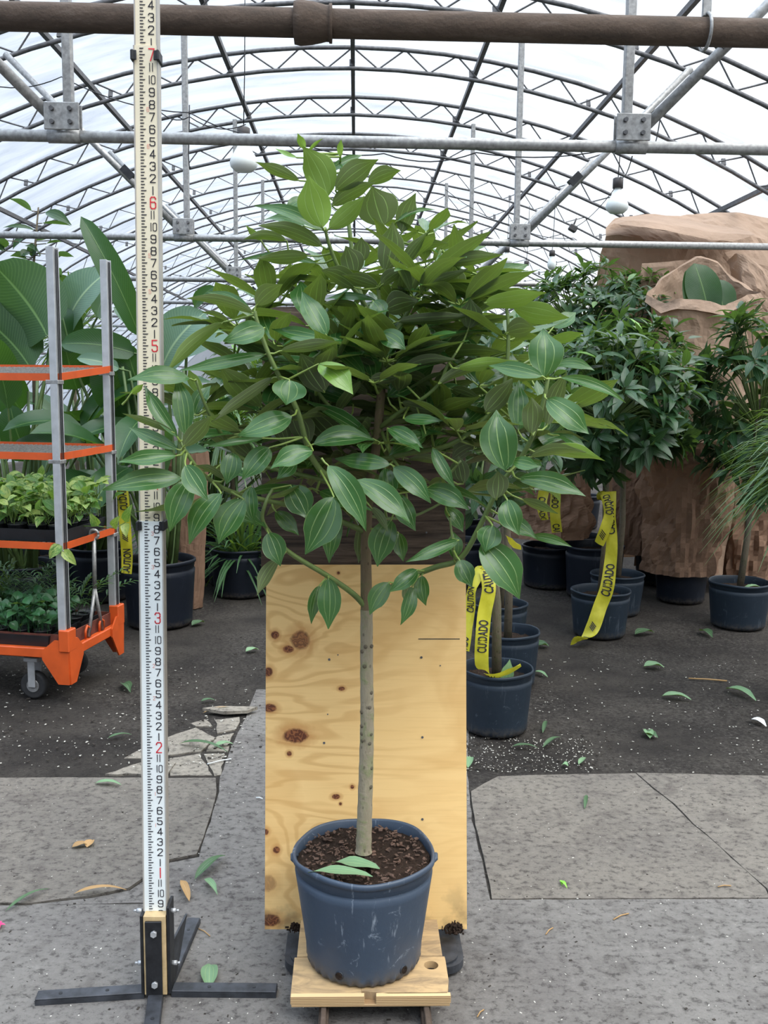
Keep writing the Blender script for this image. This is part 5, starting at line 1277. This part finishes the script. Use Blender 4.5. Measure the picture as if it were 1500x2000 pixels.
# ------------------------------------------------------------------ caution tape
def tape(pts, label, start='CAUTION', wd=.076, wv=(1, 0, 0), th0=0, gap=.05, flip=False, rev=False):
    """pts: (px, py, Y, twist) ; the ribbon's width lies along the twisted wv"""
    q = [(P(a, b, y), tw) for a, b, y, tw in pts]; path = []
    for i in range(len(q)-1):
        a, b, c_, d = q[max(i-1, 0)], q[i], q[i+1], q[min(i+2, len(q)-1)]
        for k in range(10):
            t_ = k/10; f = lambda A, B, C_, D: .5*((2*B)+(C_-A)*t_+(2*A-5*B+4*C_-D)*t_*t_+(3*B-A-3*C_+D)*t_**3)
            path.append((V([f(a[0][m], b[0][m], c_[0][m], d[0][m]) for m in range(3)]), b[1]+(c_[1]-b[1])*t_))
    path.append(q[-1]); n = len(path); S = [0]
    for i in range(1, n): S.append(S[-1]+(path[i][0]-path[i-1][0]).length)
    def frame(s):
        i = 0
        while i < n-2 and S[i+1] < s: i += 1
        f = 0 if S[i+1] == S[i] else (s-S[i])/(S[i+1]-S[i]); p = path[i][0].lerp(path[i+1][0], f); tw = path[i][1]+(path[i+1][1]-path[i][1])*f
        t_ = (path[i+1][0]-path[i][0]).normalized(); side = V(wv)-t_*V(wv).dot(t_); side.normalize(); nn = side.cross(t_)
        if nn.y > 0: nn = -nn
        s2 = side*cos(tw)+nn*sin(tw); n2 = nn*cos(tw)-side*sin(tw); return p, s2, n2
    mb = MB(); m = max(8, int(S[-1]/.02)); cols_ = 5
    for i in range(m+1):
        p, s2, n2 = frame(S[-1]*i/m)
        for j_ in range(cols_): u = j_/(cols_-1)-.5; mb.v.append(p+s2*u*wd+n2*(.010*cos(u*pi)*sin(i*.55)))
    for i in range(m):
        for j_ in range(cols_-1): a = i*cols_+j_; mb.face((a, a+1, a+cols_+1, a+cols_), 0, True)
    t = mb.build('caution_tape', M_tape); tag(t, label, 'caution tape')
    gap += .05; words = ['CAUTION', 'CUIDADO']; wi = words.index(start); s = th0; mt_ = MB()
    while s < S[-1]-.03:
        cu_ = bpy.data.curves.new('t', 'FONT'); cu_.body = words[wi % 2]; cu_.size = 1; cu_.offset = .022; cu_.align_x = 'LEFT'; ob = bpy.data.objects.new('t', cu_)
        me = bpy.data.meshes.new_from_object(ob); xs = [v_.co.x for v_ in me.vertices]; x0, x1 = min(xs), max(xs); Lw = wd*(2.35 if wd > .05 else 2.1); hh = wd*.66
        off = len(mt_.v); ys = [v_.co.y for v_ in me.vertices]; yh = max(ys); ok = []
        for v_ in me.vertices:
            fx = (v_.co.x-x0)/(x1-x0); ss = s+(1-fx if rev else fx)*Lw; ok.append(0 <= ss <= S[-1]); p, s2, n2 = frame(min(max(ss, 0), S[-1])); u = (v_.co.y/yh-.5)*hh*(-1 if flip else 1)*(-1 if rev else 1); 
            bow = .010*cos(u/wd*pi)*sin(min(max(ss, 0), S[-1])/S[-1]*m*.55)
            mt_.v.append(p+s2*u+n2*(bow+.0028))
        for f_ in me.polygons:
            if all(ok[k] for k in f_.vertices): mt_.face([off+k for k in f_.vertices])
        if mt_.f: mt_.build('tape_lettering', M_ink, t)
        mt_ = MB()
        bpy.data.objects.remove(ob); bpy.data.curves.remove(cu_); bpy.data.meshes.remove(me)
        s += Lw+gap; wi += 1
        if wi % 2 == 0 and s+.06 < S[-1]:      # the maker's small striped mark
            for k in range(4):
                off = len(mt_.v)
                for (ds, u) in ((.0+k*.011, -.016), (.006+k*.011, -.016), (.006+k*.011, .016), (.0+k*.011, .016)): p, s2, n2 = frame(min(s+ds+.01*u/.016, S[-1])); mt_.v.append(p+s2*u+n2*.012)
                mt_.face((off, off+1, off+2, off+3))
            mt_.build('tape_mark', M_ink, t); mt_ = MB()
            s += .09
    # knot round the trunk
    return t
def knot(p, r_, parent, h=.02):
    mb = MB(); mb.tube([V((p.x+r_*cos(a), p.y+r_*sin(a), p.z+h*.4*sin(2*a))) for a in [2*pi*i/14 for i in range(15)]], h*.55, 6); mb.tube([p+V((-.01, -r_, 0)), p+V((.005, -r_-.018, .012)), p+V((.02, -r_, 0))], [.012, .018, .010], 8); mb.build('tape_knot', M_tape, parent)
k1 = tape([(949,1112,3.84,0.1),(955,1150,3.80,.25),(946,1200,3.78,.1),(941,1260,3.77,0),(941,1298,3.77,.3),(945,1312,3.79,.7)], 'yellow tape hanging from the trunk of the nearest background tree', 'CAUTION', .056, (1, 0, 0), -.03, .06, rev=True)
knot(P(943, 1112, 3.93), .024, k1)
k2 = tape([(940,1112,3.86,.2),(922,1150,3.84,1.0),(918,1185,3.83,.6),(914,1225,3.82,.9),(905,1270,3.80,.3)], 'yellow tape tail crossing behind the plywood edge', 'CAUTION', .05, (1, 0, 0), .08, rev=True)
k3 = tape([(945,1315,3.80,1.3),(965,1320,3.79,.9),(990,1313,3.80,.7),(1018,1300,3.80,1.1)], 'end of yellow tape lying over the rim of the nearest background pot', 'CAUTION', .045, (0, 0, 1), -.05)
k4 = tape([(1183,965,5.42,.2),(1190,1000,5.38,.5),(1183,1030,5.37,.3),(1170,1062,5.40,.8)], 'short loop of yellow tape tied round the second row trunk', 'CUIDADO', .06, (1, 0, 0), -.02, rev=True)
k5 = tape([(1190,960,5.42,.4),(1192,1010,5.38,1.0),(1195,1060,5.36,.9),(1191,1110,5.33,.7),(1185,1150,5.31,.35),(1172,1185,5.30,.05),(1158,1225,5.28,.3),(1143,1245,5.25,.9),(1118,1252,5.22,1.2)], 'long yellow tape falling down the front of the second row pot to the floor', 'CAUTION', .078, (1, 0, 0), .06, .12, rev=True)
knot(P(1180, 968, 5.52), .026, k5, .035)
k6 = tape([(1078,925,6.1,.2),(1085,960,6.1,0),(1084,1000,6.08,.1),(1088,1040,6.08,.3)], 'yellow tape hanging below the right branches of the main tree', 'CUIDADO', .066, (1, 0, 0), .07)
k7 = tape([(1072,925,6.12,.5),(1062,960,6.12,.2),(1058,990,6.1,.6),(1064,1015,6.1,.9)], 'second short strand of yellow tape beside the hanging one', 'CAUTION', .066, (1, 0, 0), -.1)
k8 = tape([(238,950,5.45,0),(242,990,5.44,.05),(245,1040,5.43,.0),(248,1085,5.43,.1),(247,1120,5.43,.3)], 'faded yellow tape strip hanging between the trolley and the measuring rod', 'CUIDADO', .066, (1, 0, 0), -.02, .08, rev=True)
k9 = tape([(992,1050,3.98,.9),(1000,1060,3.95,.4),(1014,1068,3.92,.9)], 'small scrap of yellow tape under the big right-hand leaf', 'CAUTION', .05, (0, 0, 1), -.12)
# ------------------------------------------------------------------ fallen leaves and litter
FL = [(205,1683,246,1680,0)]
FLV = [ (380,1718,440,1670,.030,M_fallend,'dark green fallen strap leaf lying between the rod and the plywood',.5),
 (400,1716,425,1747,.022,M_fallen,'small pale green leaf just below the dark strap leaf',.4),
 (370,1760,352,1718,.022,M_dryleaf,'curled tan dry leaf close to the right of the rod',.4),
 (143,1746,247,1737,.018,M_dryleaf,'long curled yellow-brown dry leaf on the left slab',.3),
 (10,1780,95,1735,.014,M_fallend,'thin green leaf at the left photo edge',.5),
 (408,1930,410,1882,.042,M_fallen,'pale green leaf standing behind the right rod foot',.5),
 (185,1530,237,1532,.026,M_fallen,'pale leaf on the back edge of the left slab',.5),
 (350,1452,445,1468,.026,M_fallend,'long dark leaf on the broken pale concrete',.5),
 (418,1458,455,1452,.034,M_fallen,'small rounded green leaf on the broken concrete',.5),
 (210,1442,257,1434,.020,M_fallend,'olive leaf on the dark earth left of the rod',.5),
 (392,1370,420,1367,.026,M_fallend,'small green leaf on the gravel near the plywood',.5),
 (1257,1303,1297,1303,.075,M_fallen,'round green leaf lying on the earth in front of the right pots',.2),
 (1292,1360,1350,1366,.055,M_fallen,'pale leaf lying on the bare earth right of centre',.2),
 (1418,1345,1477,1368,.06,M_fallen,'grey-green leaf near the right photo edge',.6),
 (1240,1240,1278,1235,.07,M_fallend,'green leaf by the tape-trailing pot',.2),
 (1367,1232,1392,1245,.06,M_fallend,'leaf left of the right edge pot',.3),
 (1410,1148,1450,1150,.10,M_fallend,None,.3),
 (1048,1148,1082,1150,.09,M_fallen,'leaf on the earth behind the nearest background pots',.2),
 (1048,1262,1072,1262,.09,M_fallend,'leaf beside the two nearest background pots',.2),
 (1042,1312,1070,1322,.03,M_fallen,'folded pale leaf right of the nearest background pot',.8),
 (1060,1460,1095,1440,.022,M_fallend,'narrow green leaf right below the nearest background pot',.3),
 (1000,1458,1050,1460,.022,M_fallend,'long dark leaf at the foot of the nearest background pot',.3),
 (1060,1432,1068,1408,.018,M_fallend,'small upright leaf right of the nearest background pot',.3),
 (1255,1432,1285,1440,.05,M_fallend,'crumpled leaf on the earth above the right slab',.3),
 (1270,1442,1262,1425,.04,M_fallen,'pale scrap of leaf on the crumpled leaf',.3),
 (1142,1580,1146,1552,.014,M_fallend,'thin green leaf on the right slab',.3),
 (1098,1493,1110,1495,.035,M_fallen,'small green leaf at the back edge of the right slab',.9),
 (1130,1493,1145,1480,.022,M_fallen,'grey leaf at the back edge of the right slab',.1),
 (914,1500,920,1478,.03,M_fallen,'leaf against the plywood edge',.3),
 (480,1273,505,1268,.05,M_fallen,'pale leaf on the gravel close to the plywood top',.7),
 (375,1222,400,1215,.06,M_fallend,'leaf on the earth beside the big black pot',.4),
 (240,1335,255,1352,.05,M_fallend,'small leaf on the gravel right of the trolley wheel',.4),
 (140,1655,175,1648,.03,M_dryleaf,'crumpled brown leaf scrap on the left slab',.1),
 (170,1655,180,1640,.03,M_dryleaf,'second crumpled brown scrap on the left slab',.7),
 (350,1830,300,1840,.02,M_dryleaf,None,.2),
 (1410,1760,1395,1765,.010,M_dryleaf,None,.2),
 (1262,1590,1290,1600,.012,M_dryleaf,None,.2),
 (395,1393,470,1385,.02,M_dryleaf,'brown dry leaf at the edge of the broken concrete',.2),
 (1465,1405,1497,1418,.045,M_white,'white crumpled scrap at the right photo edge',.2)]
for (bx, by, tx, ty, wd, m, lab, rn) in FLV:
    if lab is None: continue
    lay(bx, by, tx, ty, wd, .0015, m, lab, 'scrap' if 'scrap at' in lab else 'leaf', rnd=rn, arch=.10, cup=.2, name='paper_scrap' if 'scrap at' in lab else 'fallen_leaf')
cG = TG[1]; mb = MB(); q_ = cG+V((-.03, -.10, .28-.045)); mb.leaf(q_, q_+V((.14, -.01, .01)), .05, V((0, 0, 1)), arch=.2, nu=2, nv=6); tag(mb.build('fallen_leaf', M_fallen), 'fallen leaf on the soil of the right edge potted tree', 'leaf')
cA = TA[1]; mb = MB(); q_ = cA+V((.02, -.08, .27-.055)); mb.leaf(q_, q_+V((.02, .0, .11)), .055, V((0, -1, .2)), arch=.05, nu=2, nv=6, rnd=.6); tag(mb.build('fallen_leaf', M_fallen), 'pale leaf standing up in the nearest background pot', 'leaf')
mb = MB(); mb.leaf(G(1092, 1722, .002), G(1108, 1735, .002), .012, V((0, 0, 1)), rnd=1., arch=.2); mb.leaf(G(1098, 1730, .002), G(1094, 1719, .006), .008, V((0, 0, 1)), rnd=1., arch=.2); tag(mb.build('fallen_leaf', leafmat('bright_green_sprig', (.20, .50, .06), (.2, .5, .06), (.3, .6, .1), .5, .2, side=False)), 'tiny bright green sprig on the right slab', 'leaf')
mb = MB(); a = G(-6, 1812, .002)
for k in range(4): mb.leaf(a, a+V((.022*cos(k*1.1-.9), .022*sin(k*1.1-.9), .006)), .016, V((0, 0, 1)), kind=3, arch=.2)
tag(mb.build('pink_petals', leafmat('pink_petal', (.75, .05, .22), (.75, .08, .25), (.8, .2, .35), .5, .2, side=False)), 'bright pink flower petals at the left photo edge', 'flower')
mb = MB(); rng = random.Random(8)
def chips(n, x0, x1, y0, y1, s0, s1):
    for i in range(n):
        px, py = rng.uniform(x0, x1), rng.uniform(y0, y1); p = G(px, py, 0)
        s = rng.uniform(s0, s1); mb.box(p+V((0, 0, s*.12)), (s*rng.uniform(.5, 1.5), s*rng.uniform(.3, .8), s*.3), Matrix.Rotation(rng.uniform(0, 3), 3, 'Z'))
chips(260, -50, 1550, 1530, 2000, .002, .0045); chips(380, 910, 1160, 1440, 1508, .002, .006); chips(330, 0, 500, 1300, 1500, .003, .008); chips(260, 1040, 1550, 1280, 1510, .003, .007)
tag(mb.build('perlite_crumbs', plain('pale_perlite', (.55, .53, .47), .8, 0, .25, 80)), 'pale crumbs of perlite and chaff scattered over the floor', 'debris', kind='stuff')
mb = MB()
chips(240, -50, 1550, 1530, 2000, .002, .007); chips(300, 910, 1200, 1420, 1505, .004, .010); chips(260, 0, 520, 1240, 1500, .004, .012); chips(160, 1040, 1550, 1200, 1500, .004, .010)
tag(mb.build('dark_crumbs', plain('dark_litter', (.03, .024, .018), .9, 0, .4, 80)), 'dark crumbs of soil and bark scattered over the floor', 'debris', kind='stuff')
for k, (a, b, r_, lab, m) in enumerate((((932,1986),(945,1972),.0016,'short straw stick at the bottom right of the platform', M_dryleaf), ((1198,1796),(1228,1784),.0018,'straw twig on the front slab right of the plywood', M_dryleaf), ((1066,1825),(1080,1812),.0016,'tiny straw on the front slab near the plywood', M_dryleaf), ((388,1814),(410,1828),.0014,'thin pale straw right of the rod foot', M_dryleaf), ((1345,1325),(1420,1330),.004,'long tan twig on the bare earth at the right', M_dryleaf), ((500,1558),(513,1560),.0022,'little white stick left of the plywood', M_white), ((405,1492),(452,1482),.0022,'white curved stick on the broken concrete', M_white), ((1402,1732),(1428,1730),.0018,'pale twig on the far right slab', M_dryleaf))):
    mb = MB(); A = G(*a, .003); B = G(*b, .003); mb.tube([A, A.lerp(B, .5)+V((0, .004, .001)), B], r_, 6); tag(mb.build('twig', m), lab, 'twig')
mb = MB(); s_ = G(440, 1388, .01); mb.prism([(s_.x-.10, s_.y-.0), (s_.x-.03, s_.y+.03), (s_.x+.14, s_.y+.02), (s_.x+.10, s_.y-.03), (s_.x+.0, s_.y-.045)], .008, .022); tag(mb.build('concrete_fragment', M_stone), 'loose flat concrete fragment lifted at the edge of the strip', 'concrete fragment')
